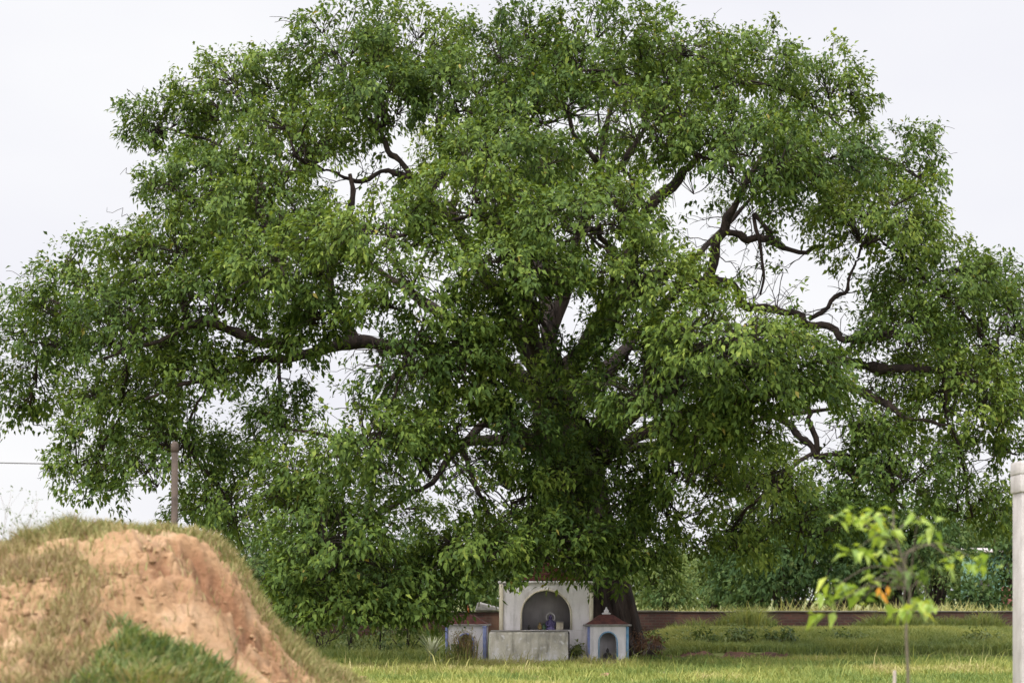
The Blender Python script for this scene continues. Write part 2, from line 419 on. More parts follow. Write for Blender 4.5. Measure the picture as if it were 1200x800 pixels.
ad3 = t.nodes.new('ShaderNodeMath'); ad3.operation = 'MULTIPLY'; ad3.inputs[1].default_value = .85
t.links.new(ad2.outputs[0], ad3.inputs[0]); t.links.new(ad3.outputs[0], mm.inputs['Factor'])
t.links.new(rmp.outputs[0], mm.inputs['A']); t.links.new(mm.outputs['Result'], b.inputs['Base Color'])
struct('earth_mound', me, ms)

def scatter_lumps(P, size, name, m, label, cat):
    base = np.array([(0, 0, 1), (.9, 0, .15), (.3, .85, .1), (-.75, .5, .2), (-.7, -.55, .1), (.3, -.85, .2), (0, 0, -.6)])
    fc = np.array([(0, 1, 2), (0, 2, 3), (0, 3, 4), (0, 4, 5), (0, 5, 1), (6, 2, 1), (6, 3, 2), (6, 4, 3), (6, 5, 4), (6, 1, 5)])
    n = len(P); a = rng.random(n)*6.28; ca, sa = np.cos(a), np.sin(a)
    V = base[None]*(1+.35*rng.standard_normal((n, 7, 1)))*size[:, None, None]*np.array([1, 1, .65])
    V = np.stack([V[..., 0]*ca[:, None]-V[..., 1]*sa[:, None], V[..., 0]*sa[:, None]+V[..., 1]*ca[:, None], V[..., 2]], -1)+P[:, None]
    T = (fc[None]+(np.arange(n)*7)[:, None, None]).reshape(-1, 3)
    tag(link(name, mesh_np(name, V.reshape(-1, 3), None, T), m), label, cat, kind='stuff')
def mound_pts(n, x0, x1, y0, y1):
    x = x0+(x1-x0)*rng.random(n); y = y0+(y1-y0)*rng.random(n)
    z = mound_h(x.reshape(-1, 1), y.reshape(-1, 1))[0].ravel()
    return np.stack([x, y, z], 1)
Pm = mound_pts(5200, -6, -1.2, 16.3, 21.2); c_ = fbm(Pm*1.3+40, 3); Pm = Pm[c_ > -.02]
scatter_lumps(Pm, .008+.05*rng.random(len(Pm))**4, 'loose_clods', ms, 'loose clods and pebbles lying on the bare red earth of the mound', 'clods')
# dry grass: left flank, the rim along the top, thin on the bare face
P = mound_pts(150000, -7.2, -1.2, 16, 23.85)
x, y = P[:, 0], P[:, 1]; pr = proj(P)
cl = fbm(P*np.array([1.5, 1.5, .1])+3, 3)
yc = 21.3+.25*np.sin(x*1.7)
dens = 1.25*(1-sstep(90, 170, pr[:, 0]+70*cl))+.9*sstep(-.12, .1, y-yc)+.3*sstep(300, 360, pr[:, 0])+.07
dens *= (.15+1.2*sstep(-.2, .2, cl))
k = rng.random(len(P)) < dens*.55; P = P[k]; cl = cl[k]; pr = pr[k]; top = (P[:, 1] > yc[k]-.1)
H = .05+.11*rng.random(len(P))+.10*np.clip(cl, 0, 1); H = np.where(top, H*.9, H)
H = np.where((pr[:, 0] > 20) & (pr[:, 0] < 90) & top, H*1.7, H)
tone = np.clip(.55-.4*top*(rng.random(len(P)) < .7)+.4*cl+.22*rng.standard_normal(len(P)), 0, 1)
blades(P, H, .011, .9, tone, 'dry_grass', M['drygrass'], 'dry straw coloured grass growing over the red earth mound', 'dry grass')
# lush green patch low on the mound's front
P = mound_pts(48000, -4.4, -1.3, 15.8, 19.9); pr = proj(P); cl = fbm(P*1.6+8, 3)
lim = np.interp(pr[:, 0], [60, 100, 130, 200, 250, 300, 350], [815, 785, 748, 742, 765, 785, 812])
k = (pr[:, 1] > lim+4+95*cl) & (rng.random(len(P)) < .75-.5*(cl < -.2)); P = P[k]; cl = cl[k]
blades(P, .08+.13*rng.random(len(P))+.30*np.clip(cl+.1, 0, 1), .017, 1.2, np.clip(.45+.9*cl+.30*rng.standard_normal(len(P)), 0, 1),
       'green_grass', M['greengrass'], 'lush green grass patch at the foot of the red earth mound', 'grass')

# ------------------------------------------------------------------ the great spreading tree
TD = 53.5
# lobes of the crown: column, row, half width, half height (photo pixels at their distance), distance from the trunk plane
LOBES = [
 (190,150,48,38,0),(285,112,72,55,-1),(400,62,75,62,-2),(482,60,62,58,-1),(345,165,66,42,-4),(535,108,58,52,-3),(618,66,60,62,-2),
 (700,62,72,60,-3),(785,74,68,62,-2),(880,78,62,50,0),(968,112,52,58,1),(450,118,60,38,-3),(770,150,70,45,-5),
 (860,185,88,52,-5),(960,200,75,55,-3),(1078,190,34,52,1),(1030,262,82,52,-3),(596,185,84,42,-6),(640,130,60,40,-4),
 (228,222,74,52,-3),(305,250,72,52,-5),(205,300,74,46,-4),(100,345,74,60,-2),(45,405,58,52,0),(35,465,42,46,1),
 (155,385,74,50,-4),(335,318,76,46,-7),(250,345,60,40,-5),
 (440,275,82,46,-8),(555,240,80,44,-8),(680,262,98,50,-9),(600,318,84,50,-9),(500,345,74,52,-9),(470,425,56,48,-9),
 (760,335,80,48,-9),(848,398,96,50,-10),(925,432,55,42,-9),(780,450,84,62,-9),(868,500,58,46,-8),(740,395,50,40,-8),
 (545,420,50,46,-9),(430,520,78,52,-9),(345,570,44,56,-8),(505,545,70,44,-8),(540,485,50,36,-8),
 (395,640,76,62,-9),(470,690,78,44,-8),(560,645,72,44,-8),(645,640,66,40,-7),(705,590,56,60,-5),(690,505,58,52,-5),(740,655,56,44,-5),(610,500,44,36,-8),(655,560,50,44,-6),(720,540,46,40,-5),(600,575,54,40,-7),(690,640,44,36,-6),(620,350,54,30,-8),(705,445,40,30,-8),(585,440,28,28,-8),(352,692,44,34,-9),(415,712,56,26,-9),(474,714,40,18,-8.5),(370,600,40,40,-8),(660,420,26,26,-7),(900,458,58,32,-9.5),(962,452,34,20,-8),(815,500,60,34,-8.5),(1010,500,40,26,-3),(355,395,40,20,-6),(380,360,36,24,-7),(570,390,40,30,-8),(640,455,24,20,-6),
 (245,435,58,38,-4),(140,470,70,48,-2),(105,550,48,52,-1),(200,530,66,58,-3),(275,585,60,60,-3),(330,490,40,36,-5),
 (1100,325,74,52,-2),(1165,395,72,70,-1),(1055,385,54,42,-3),(1110,470,84,58,-2),(1180,505,56,70,0),(1045,560,76,50,-3),(1140,590,58,44,-1),
 (885,570,66,48,-5),(815,545,60,52,-6),(940,610,76,40,-3),(850,625,60,36,-3),(790,610,50,44,-4),(1190,330,50,40,1),
 # the far side of the crown
 (300,180,80,60,5),(420,110,80,60,6),(560,90,80,60,6),(700,100,90,60,7),(840,120,90,60,6),(960,180,70,60,5),(1040,250,60,55,5),
 (230,270,80,55,5),(330,280,80,60,8),(560,190,90,55,9),(700,210,80,55,10),(900,240,60,45,8),(1090,350,70,60,5),(120,380,70,60,5),
 (200,450,70,50,6),(330,350,60,40,8),(620,260,70,50,10),(1130,450,70,60,5),(1060,400,55,45,6),(170,540,70,50,5),(300,520,60,50,7),
 (820,420,60,50,9),(780,500,60,50,9),(500,480,60,50,9),(560,560,60,36,9),(700,600,60,40,8),(880,560,60,40,8),(1060,540,60,50,6),
 (430,600,80,50,7),(600,640,80,40,6),(660,330,40,36,9),(250,600,50,40,4),(740,420,50,50,9),
]
GAPS = [  # places where the sky shows between the limbs: column, row, half width, half height, share of tufts gone
 (426,396,28,18,.95),(412,428,36,13,.93),(330,434,24,7,.7),(285,462,40,14,.6),(350,520,30,20,.6),(180,560,40,16,.5),(470,600,24,10,.6),(1075,625,40,14,.6),(330,600,30,14,.6),(408,205,38,20,.72),(468,178,34,22,.78),(430,240,40,12,.5),(335,185,40,10,.6),
 (925,342,66,28,.94),(985,372,26,30,.9),(872,300,42,22,.9),(960,508,38,30,.90),(1040,472,24,14,.8),(1010,420,36,12,.8),(795,215,40,18,.85),
 (690,140,60,20,.72),(560,505,34,20,.8),(540,560,48,34,.82),(715,545,28,36,.6),(748,500,22,26,.75),(640,372,50,26,.72),(668,352,40,14,.8),(730,430,26,34,.8),
 (640,440,50,40,.5),(840,600,70,26,.68),(500,330,18,12,.6),(885,262,44,10,.7),(1110,560,50,30,.4),(385,480,50,20,.6),(60,490,50,10,.5),(240,480,30,20,.5),
 (1145,545,20,20,.7),(1095,610,26,14,.7),(560,232,30,10,.6),(840,262,36,14,.8),(1035,300,40,12,.4),(185,190,20,14,.5),(880,225,50,14,.5),(400,330,40,10,.5),
 (500,300,20,14,.7),(560,590,40,12,.5),(820,270,20,30,.85),(280,500,40,12,.5)]
SIL = np.array([(-40,560),(-40,360),(0,345),(20,318),(60,290),(95,262),(128,258),(150,268),(172,245),(158,205),(165,188),(140,160),(133,125),(165,108),(198,108),(196,86),
 (225,66),(243,48),(265,60),(300,48),(325,52),(345,14),(368,14),(380,-12),(515,-12),(528,10),(545,6),(572,30),(600,-12),(690,-12),(695,12),(706,-12),(806,-12),(812,32),
 (835,28),(870,22),(884,10),(905,18),(920,46),(948,50),(970,34),(985,52),(1008,58),(1024,78),(1040,96),(1038,130),(1014,130),(1018,148),(1050,140),(1080,126),(1096,134),
 (1100,175),(1122,210),(1118,226),(1094,222),(1108,246),(1135,258),(1150,278),(1175,292),(1205,318),(1260,350),(1270,600),(1150,640),(1000,690),(960,650),(880,672),(800,668),
 (770,715),(735,700),(700,690),(640,692),(590,688),(575,705),(530,735),(440,738),(330,722),(312,690),(300,640),(262,668),(225,645),(190,625),(120,618),(85,612),(60,560),(10,545)], float)
def inside(pts, poly):
    x, y = pts[:, 0], pts[:, 1]; r = np.zeros(len(pts), bool); j = len(poly)-1
    for i in range(len(poly)):
        xi, yi = poly[i]; xj, yj = poly[j]
        c = ((yi > y) != (yj > y)) & (x < (xj-xi)*(y-yi)/(yj-yi+1e-9)+xi)
        r ^= c; j = i
    return r
def open_sky(P, rg):
    """True where a tuft stays"""
    q = proj(P)+rg.normal(0, 2.0, (len(P), 2)); k = inside(q, SIL)
    for gx_, gy_, a, b, pr_ in GAPS:
        e = ((q[:, 0]-gx_)/a)**2+((q[:, 1]-gy_)/b)**2
        k &= ~((e < 1+.5*vnoise(np.stack([q[:, 0]/14, q[:, 1]/14, q[:, 0]*0], 1))) & (rg.random(len(P)) < pr_))
    return k

tree = empty('banyan_tree', (W(700, 775, TD)[0], TD, 0), 'huge spreading dark green tree towering over the white shrines', 'tree')
off = np.array(tree.location)
# limbs: (column, row, distance, radius m)
trunk = [(712,790,53.5,1.25),(706,755,53.5,1.0),(700,700,53.5,.82),(690,640,53.4,.72),(674,570,53.3,.68),(658,505,53.1,.64),(642,450,53,.62)]
limbs = [
 [(650,480,53,.45),(600,440,52.5,.36),(530,415,51.5,.30),(450,403,50.5,.27),(405,402,50,.24),(350,416,49.6,.17),(290,426,49.2,.13),(230,445,49,.09),(170,470,49,.05)],
 [(415,400,50.2,.2),(404,375,50,.16),(386,335,50,.13),(395,290,50,.11),(412,240,50.2,.09),(408,205,50.3,.06)],
 [(350,416,49.6,.13),(300,400,49,.13),(240,376,48.6,.11),(185,396,48.5,.07),(120,420,48.8,.04)],
 [(642,455,53,.48),(600,380,52,.34),(560,310,51.4,.26),(520,255,51,.2),(488,215,51,.15),(462,180,51,.12),(445,155,51.2,.09),(425,130,51.5,.05)],
 [(488,215,51,.1),(455,200,51,.08),(415,212,50.8,.06),(385,200,50.5,.04)],
 [(500,230,51.1,.12),(520,180,51.5,.11),(512,140,52,.08),(520,90,52,.05)],
 [(642,450,53,.42),(648,380,53.3,.32),(672,300,53.4,.25),(695,230,53.5,.19),(708,165,53.6,.13),(730,100,53.6,.07)],
 [(695,230,53.5,.12),(740,180,53.2,.09),(775,110,53,.05)],
 [(700,190,53.6,.1),(665,140,53.4,.07),(640,80,53,.04)],
 [(642,450,53,.5),(690,400,52.6,.36),(740,345,52.2,.3),(790,318,51.8,.26),(822,328,51.6,.22),(838,290,51.4,.2),(852,255,51.2,.16),(885,200,51,.1),(920,140,51,.06)],
 [(740,345,52.2,.22),(738,290,52.4,.2),(756,245,52.4,.19),(790,215,52.2,.15),(812,190,52,.1),(850,150,52,.05)],
 [(756,245,52.4,.1),(742,215,52.5,.08),(735,190,52.4,.05)],
 [(825,325,51.6,.16),(856,335,51.5,.13),(880,362,51.4,.12),(925,366,51.2,.11),(952,374,51,.11),(985,392,50.8,.10),(1006,400,50.8,.09),(1040,385,50.6,.06)],
 [(948,374,51,.07),(972,352,50.9,.07),(992,333,50.8,.05),(1004,310,50.8,.03)],
 [(846,270,51.3,.13),(875,280,51.1,.12),(905,275,51,.12),(930,295,50.8,.07),(960,285,50.5,.05)],
 [(905,275,51,.07),(880,255,51,.06),(890,305,51,.05),(893,350,51,.03)],
 [(700,520,53.2,.4),(760,470,52.6,.3),(830,410,52,.24),(910,387,51.6,.16),(950,400,51.4,.16),(985,420,51.2,.17),(1025,432,51,.2),(1090,436,50.8,.14),(1150,450,50.6,.08)],
 [(985,420,51.2,.07),(1005,395,51.2,.05),(1022,405,51.1,.04)],
 [(640+60,540,53.2,.34),(770,500,52.5,.26),(850,470,51.8,.2),(905,490,51.2,.15),(935,512,50.8,.14),(958,532,50.6,.12),(1000,536,50.4,.06),(1060,560,50.2,.04)],
 [(958,532,50.6,.09),(950,500,50.6,.08),(945,470,50.6,.06),(940,440,50.6,.04)],
 [(958,532,50.6,.07),(985,552,50.4,.05),(1010,570,50.2,.03)],
 [(850,470,51.8,.16),(940,452,51.3,.13),(1005,456,51,.13),(1035,476,50.8,.12),(1062,488,50.6,.06),(1110,500,50.6,.04)],
 [(672,560,53.3,.32),(620,510,52.3,.24),(580,490,51.4,.2),(545,520,50.2,.15),(505,560,49,.12),(450,600,47.5,.09),(400,640,46,.05)],
 [(580,490,51.4,.14),(520,450,50,.12),(470,430,48,.08),(440,480,46,.06)],
 [(648,470,53,.4),(630,410,50.5,.3),(610,350,48,.22),(590,300,46.5,.15),(560,250,45.5,.08)],
 [(648,470,53,.4),(690,400,50,.3),(720,320,47.5,.2),(700,260,45.5,.1)],
 [(668,520,53.2,.4),(740,470,49.5,.28),(800,420,46.5,.2),(860,400,44.5,.12)],
 [(672,540,53.2,.3),(640,590,50.5,.22),(600,630,48,.14),(540,650,46,.08),(470,670,45.5,.05)],
 [(650,470,53.2,.4),(640,380,56,.3),(620,280,59,.2),(600,200,60,.1)],
 [(655,480,53.2,.4),(740,400,57,.28),(820,300,60,.18),(880,230,61,.08)],
 [(655,480,53.2,.4),(560,400,57,.28),(450,320,60,.18),(360,260,61,.08)],
 [(668,530,53.3,.35),(760,520,57,.24),(850,500,60,.14),(1000,470,60,.07)],
 [(668,530,53.3,.35),(580,520,57,.24),(470,520,60,.14),(330,500,60,.07)],
 [(220,380,49,.1),(210,320,49.5,.08),(230,250,50,.06),(270,190,51.5,.05),(300,130,52,.04)],
 [(386,335,50,.1),(340,270,50.5,.08),(290,190,51.5,.06),(240,160,53,.05),(190,150,53.5,.03)],
 [(290,190,51.5,.06),(330,200,51.5,.06),(370,190,51.6,.05),(405,170,52,.04)],
]
def Wr(L):
    return np.array([[*W(a, b, d), r] for a, b, d, r in L])
mb = MB(); skel = []
Tk = smooth_line(Wr(trunk), 5)
mb.tube(Tk[:, :3], Tk[:, 3], 20, wob=.09)
for k, (a, r) in enumerate([(0.3, .5), (1.2, .38), (2.0, .5), (2.9, .42), (3.8, .5), (4.6, .36), (5.4, .45)]):   # buttress roots
    c = Tk[2, :3]; e = np.array([math.cos(a), math.sin(a), 0])
    P = np.array([c+e*.35+[0, 0, .7], c+e*.8+[0, 0, .0], [c[0]+e[0]*1.35, c[1]+e[1]*1.35, .16], [c[0]+e[0]*2.1, c[1]+e[1]*2.1, -.12]])
    mb.tube(smooth_line(P, 4), np.linspace(r, .12, 13), 8, wob=.06)
for k in range(16):    # aerial roots fused along the trunk
    a = R.uniform(0, 6.28); j = R.randint(8, len(Tk)-8)
    P = []
    for q in range(2, len(Tk)-R.randint(4, 10), 2):
        a += R.uniform(-.12, .12); rr = Tk[q, 3]*.98+.02
        P.append(Tk[q, :3]+np.array([math.cos(a), math.sin(a), 0])*rr)
    if len(P) > 3: mb.tube(np.array(P), R.uniform(.05, .13), 6, wob=.1)
for L in limbs:
    S = smooth_line(Wr(L), 5); n_ = len(S)
    wig = np.stack([fbm(np.stack([np.arange(n_)*.35, np.full(n_, L[0][0]*.37+q*9), np.full(n_, L[-1][1]*.11)], 1), 2) for q in range(3)], 1)
    S[1:, :3] += wig[1:]*.28*np.minimum(1, np.arange(1, n_)/4)[:, None]
    S[:, 3] *= 1+.30*vnoise(np.stack([np.arange(n_)*.9, np.full(n_, L[0][1]*.3), np.full(n_, L[-1][0]*.2)], 1))
    S[:, 3] = np.maximum(S[:, 3]*(.60 if L[0][3] > .25 else .85), .03)
    mb.tube(S[:, :3], S[:, 3], 10 if S[0, 3] > .12 else 7, wob=.05)
    skel.append(S[2:])
SK = np.concatenate(skel)
# branches to each lobe
rg = np.random.default_rng(21)
tufts_c = []; tufts_n = []; tufts_v = []; stA = []; stB = []; stR0 = []; stR1 = []
centre = W(640, 430, 53)
for li, (px, py, rx, ry, dd) in enumerate(LOBES):
    d = TD+dd; c = W(px, py, d); ax = np.array([rx/F*d, rx/F*d*.92, ry/F*d])
    d_to = np.linalg.norm(SK[:, :3]-c, axis=1); din = np.linalg.norm(SK[:, :3]-centre, axis=1)-np.linalg.norm(c-centre)
    j = np.argmin(d_to+1.2*np.clip(din, 0, 9)); s = SK[j, :3]; r0 = min(SK[j, 3]*.75, .03+.022*d_to[j])
    hub = c-np.array([0, 0, ax[2]*.35])
    mid = (s+hub)/2+rg.normal(0, .12, 3)*d_to[j]*.35+[0, 0, .04*d_to[j]]
    S = smooth_line(np.vstack([np.r_[s, r0], np.r_[mid, (r0+.03)/2+.01], np.r_[hub, .035]]), 6)
    S[1:-1, :3] += rg.normal(0, .035, (len(S)-2, 3))
    mb.tube(S[:, :3], S[:, 3], 6); SK = np.vstack([SK, S[4:]])
    nf = 10; jj = rg.integers(len(S)//3, len(S), nf); org = S[jj, :3]
    fk = hub+unit(rg.normal(0, 1, (nf, 3))+[0, 0, .5])*ax*rg.uniform(.35, .75, (nf, 1))
    for q in range(nf):
        B = smooth_line(np.array([org[q], (org[q]+fk[q])/2+rg.normal(0, .13, 3), fk[q]]), 4)
        r_ = np.linspace(.020, .010, len(B)); stA.append(B[:-1]); stB.append(B[1:]); stR0.append(r_[:-1]); stR1.append(r_[1:])
    seed = li*7.7; lv = rg.normal(0, .10)
    area = ax[0]*ax[1]*2*math.pi*1.25
    back = dd > 3
    nt = int(area*(6.6 if not back else 4.6))
    D = unit(rg.normal(0, 1, (nt*2, 3))); D = D[D[:, 2] > -.38+.45*rg.random(len(D))][:nt]
    disp = 1+.34*vnoise(D*2.1+seed)+.20*vnoise(D*4.5+seed)
    rad = disp*(1-.24*rg.random(len(D))**2.2)
    P = c+D*ax*rad[:, None]
    # sprays reaching out of the lobe
    ns = 12 if not back else 8
    for q in range(ns):
        e = unit(rg.normal(0, 1, 3)); e[2] = abs(e[2])*.9-.25; e = unit(e)
        a0 = c+e*ax*.7; ln = rg.uniform(.25, .55)*ax[0]
        out = unit(e*np.array([1, 1, .7])+rg.normal(0, .25, 3))
        ks = np.arange(0, ln+.25, .17)
        pts = a0+e*ax*.15+out*ks[:, None]+np.array([0, 0, -1])*(ks[:, None]**2)*.22+rg.normal(0, .07, (len(ks), 3))
        P = np.vstack([P, pts]); D = np.vstack([D, np.repeat(out[None], len(pts), 0)])
        f0 = fk[np.argmin(np.linalg.norm(fk-pts[0], axis=1))]
        stA.append(np.vstack([f0[None], pts[:-1]])); stB.append(pts); r_ = np.linspace(.014, .006, len(pts)); stR0.append(r_); stR1.append(r_*.85)
    # hanging curtain under the lobe's rim
    nh = int(6+area*.32)
    a = rg.random(nh)*2*math.pi
    rim = c+np.stack([np.cos(a)*ax[0]*.85, np.sin(a)*ax[1]*.85, -ax[2]*.25*np.ones(nh)], 1)*1.0
    for q in range(3):
        P = np.vstack([P, rim+np.array([0, 0, -.22*q])+rg.normal(0, .12, (nh, 3))]); D = np.vstack([D, np.stack([np.cos(a), np.sin(a), -.6*np.ones(nh)], 1)])
    k = open_sky(P, rg) & (P[:, 2] > 1.0)
    P = P[k]; D = D[k]
    # secondary branches: hub -> forks -> tufts
    if len(P):
        near = np.argmin(np.linalg.norm(P[:, None]-fk[None], axis=2), axis=1); pick = rg.random(len(P)) < .5
        stA.append(fk[near[pick]]); stB.append(P[pick]-D[pick]*.04); stR0.append(np.full(pick.sum(), .010)); stR1.append(np.full(pick.sum(), .005))
    tufts_c.append(P); tufts_n.append(D); tufts_v.append(lv+.10*vnoise(P*.9+4)+.05*rg.standard_normal(len(P)))
# bare twiggy forks that show in the openings
for L in range(900):
    j = rg.integers(0, len(SK)); s = SK[j, :3]; e = unit(rg.normal(0, 1, 3)+[0, 0, .25]); ln = rg.uniform(.3, 1.2)
    pts = s+e*np.linspace(0, ln, 6)[:, None]+rg.normal(0, .06, (6, 3))*np.linspace(0, 1, 6)[:, None]+np.array([0, 0, .12])*np.linspace(0, 1, 6)[:, None]**2
    r_ = np.linspace(min(.020, SK[j, 3]*.5), .005, 6)
    stA.append(pts[:-1]); stB.append(pts[1:]); stR0.append(r_[:-1]); stR1.append(r_[1:])
    for q in (2, 3, 4, 5):
        f = pts[q]+unit(e+rg.normal(0, .8, 3))*rg.uniform(.2, .5); stA.append(pts[q][None]); stB.append(f[None]); stR0.append(np.array([.01])); stR1.append(np.array([.005]))
        if rg.random() < .6 and open_sky(f[None], rg)[0]:
            tufts_c.append(f[None]); tufts_n.append(e[None]); tufts_v.append(np.array([0.]))
mb.build('trunk', M['bark'], tree, smooth=True, off=off)
V, Q = sticks_geo(np.concatenate(stA), np.concatenate(stB), np.concatenate(stR0), np.concatenate(stR1), sag=.04)
link('twigs', mesh_np('twigs', V-off, Q), M['bark'], tree)
TC = np.concatenate(tufts_c); TN = np.concatenate(tufts_n); TV = np.concatenate(tufts_v)
def tuft_leaves(TC, TN, TV, per, size, rg, spread=.07, down=.55, wr=.40):
    cnt = rg.poisson(per, len(TC)).clip(3); i = np.repeat(np.arange(len(TC)), cnt); n = len(i)
    D = unit(unit(TN[i])*.75+unit(rg.normal(0, 1, (n, 3)))*.95+np.array([0, 0, -down]))
    Nn = unit(np.array([0, 0, .75])+unit(TN[i])*.65+rg.normal(0, .30, (n, 3)))
    L = size*(.55+.8*rg.random(n)); P = TC[i]+rg.normal(0, spread, (n, 3))+D*L[:, None]*.25
    V, Q = leaves_geo(P, D, Nn, L, L*wr*(.85+.3*rg.random(n)))
    tone = np.clip(.46+TV[i]+.17*rg.standard_normal(n), 0, .93); tone = np.where(rg.random(n) < .0025, 1., tone)
    return V, Q, np.repeat(tone, 2)
V, Q, tone = tuft_leaves(TC, TN, TV, 17, .142, rg, spread=.10, wr=.52)
print('tufts', len(TC), 'leaves', len(tone)//2)
link('crown', mesh_np('crown', V-off, Q, tone=tone), M['leaf'], tree)

# ------------------------------------------------------------------ shrines
M['lime'] = mat('whitewash', (.72, .67, .69), (.83, .79, .81), 2.2, .9, .25, 20, c3=(.78, .74, .76), lo=.3, hi=.62)
M['cream'] = mat('cream_trim', (.62, .55, .42), (.72, .66, .54), 5, .85, .2, 20)
M['niche'] = mat('grey_niche_plaster', (.60, .56, .59), (.72, .68, .70), 3, .9, .2, 20)
M['blue'] = mat('blue_paint', (.16, .19, .46), (.28, .32, .52), 7, .75, .1, 30)
M['cyan'] = mat('light_blue_paint', (.12, .30, .50), (.30, .42, .55), 7, .75, .1, 30)
M['redbrick'] = mat('red_roof_paint', (.065, .024, .021), (.13, .044, .035), 9, .9, .4, 25)
M['stone'] = mat('grey_stone', (.20, .19, .18), (.33, .31, .29), 6, .9, .5, 20)
M['darkstone'] = mat('dark_stone', (.05, .045, .045), (.11, .10, .10), 9, .6, .4, 25)
M['violet'] = mat('violet_cloth', (.10, .085, .20), (.16, .13, .27), 14, .8, .3, 30)
M['terra'] = mat('terracotta', (.36, .16, .09), (.28, .12, .07), 12, .85, .2, 30)
M['brass'] = mat('dull_brass', (.38, .28, .12), (.28, .2, .09), 12, .5, .1, 30)
M['orange'] = mat('orange_cloth', (.62, .20, .05), (.5, .15, .04), 12, .85)
# stained whitewash for the platform: peeled white low down, moss-grey above
def stained(name):
    m = mat(name, (.40, .37, .33), (.68, .64, .60), 3.4, .95, .35, 16, c3=(.55, .51, .43), stretch=(1, 1, .7))
    t = m.node_tree; b = t.nodes['Principled BSDF']; rmp = [q for q in t.nodes if q.type == 'VALTORGB'][0]
    co = [q for q in t.nodes if q.type == 'TEX_COORD'][0]; sp = t.nodes.new('ShaderNodeSeparateXYZ'); t.links.new(co.outputs['Object'], sp.inputs[0])
    r = t.nodes.new('ShaderNodeMapRange'); r.inputs['From Min'].default_value = .36; r.inputs['From Max'].default_value = .0
    r.inputs['To Min'].default_value = -.06; r.inputs['To Max'].default_value = .12
    t.links.new(sp.outputs['Z'], r.inputs['Value'])
    n = t.nodes.new('ShaderNodeTexNoise'); n.inputs['Scale'].default_value = 7; n.inputs['Detail'].default_value = 8
    t.links.new(co.outputs['Object'], n.inputs['Vector'])
    a = t.nodes.new('ShaderNodeMath'); a.operation = 'ADD'; t.links.new(n.outputs['Fac'], a.inputs[0]); t.links.new(r.outputs[0], a.inputs[1])
    r2 = t.nodes.new('ShaderNodeMapRange'); r2.inputs['From Min'].default_value = .52; r2.inputs['From Max'].default_value = .60
    t.links.new(a.outputs[0], r2.inputs['Value'])
    mm = t.nodes.new('ShaderNodeMix'); mm.data_type = 'RGBA'; mm.inputs['B'].default_value = (.70, .67, .67, 1)
    t.links.new(r2.outputs[0], mm.inputs['Factor']); t.links.new(rmp.outputs[0], mm.inputs['A']); t.links.new(mm.outputs['Result'], b.inputs['Base Color'])
    return m
M['stained'] = stained('stained_whitewash')
def streaks(m, col=(.20, .185, .165), amt=.75):
    """rain streaks and blotches of grime, thin vertical noise"""
    t = m.node_tree; b = t.nodes['Principled BSDF']; src = b.inputs['Base Color'].links[0].from_socket
    co = t.nodes.new('ShaderNodeTexCoord'); mp = t.nodes.new('ShaderNodeMapping'); mp.inputs['Scale'].default_value = (1, 1, .22); t.links.new(co.outputs['Object'], mp.inputs[0])
    n = t.nodes.new('ShaderNodeTexNoise'); n.inputs['Scale'].default_value = 7; n.inputs['Detail'].default_value = 7; n.inputs['Roughness'].default_value = .62; t.links.new(mp.outputs[0], n.inputs['Vector'])
    r = t.nodes.new('ShaderNodeMapRange'); r.inputs['From Min'].default_value = .50; r.inputs['From Max'].default_value = .74; r.inputs['To Max'].default_value = amt
    t.links.new(n.outputs['Fac'], r.inputs['Value'])
    mm = t.nodes.new('ShaderNodeMix'); mm.data_type = 'RGBA'; mm.inputs['B'].default_value = (*col, 1)
    t.links.new(r.outputs[0], mm.inputs['Factor']); t.links.new(src, mm.inputs['A']); t.links.new(mm.outputs['Result'], b.inputs['Base Color'])
streaks(M['lime'], (.30, .28, .26), .5); streaks(M['stained'], (.16, .15, .12), .85); streaks(M['cream'], (.3, .25, .16)); streaks(M['blue'], (.45, .43, .44), .6); streaks(M['niche'], (.35, .33, .32), .5)

def arch_profile(hw, spring, zb, n=14, squash=1.0):
    """points of an arch from bottom left over the top to bottom right, in x,z"""
    pts = [(-hw, zb)]+[(-hw*math.cos(math.pi*k/n), spring+hw*squash*math.sin(math.pi*k/n)) for k in range(n+1)]+[(hw, zb)]
    return pts
def arch_wall(mb, w, h, z0, hw, spring, zb, yf, yb, squash=1., cx=0., n=14):
    """front slab with an arched opening, thickness yf..yb; cx = offset of the arch"""
    A = arch_profile(hw, spring, zb, n, squash); m_ = len(A)
    O = []
    for i, (ax_, az_) in enumerate(A):
        if i == 0: O.append((-w/2-cx, zb))
        elif i == m_-1: O.append((w/2-cx, zb))
        else:
            t = (i-1)/(m_-3)
            if t < .25: O.append((-w/2-cx, spring+(h-spring)*(t/.25)))
            elif t > .75: O.append((w/2-cx, spring+(h-spring)*((1-t)/.25)))
            else: O.append((-w/2-cx+w*(t-.25)/.5, h))
    V = []
    for y_ in (yf, yb):
        V += [(cx+a, y_, z) for a, z in A]+[(cx+a, y_, z) for a, z in O]
    Q = []
    for i in range(m_-1):
        Q.append((i, i+1, m_+i+1, m_+i)); Q.append((2*m_+i, 3*m_+i, 3*m_+i+1, 2*m_+i+1))
        Q.append((i, 2*m_+i, 2*m_+i+1, i+1)); Q.append((m_+i, m_+i+1, 3*m_+i+1, 3*m_+i))
    mb.add(V, Q)
    if zb > z0: mb.box(-w/2, w/2, yf, yb, z0, zb)
    return A
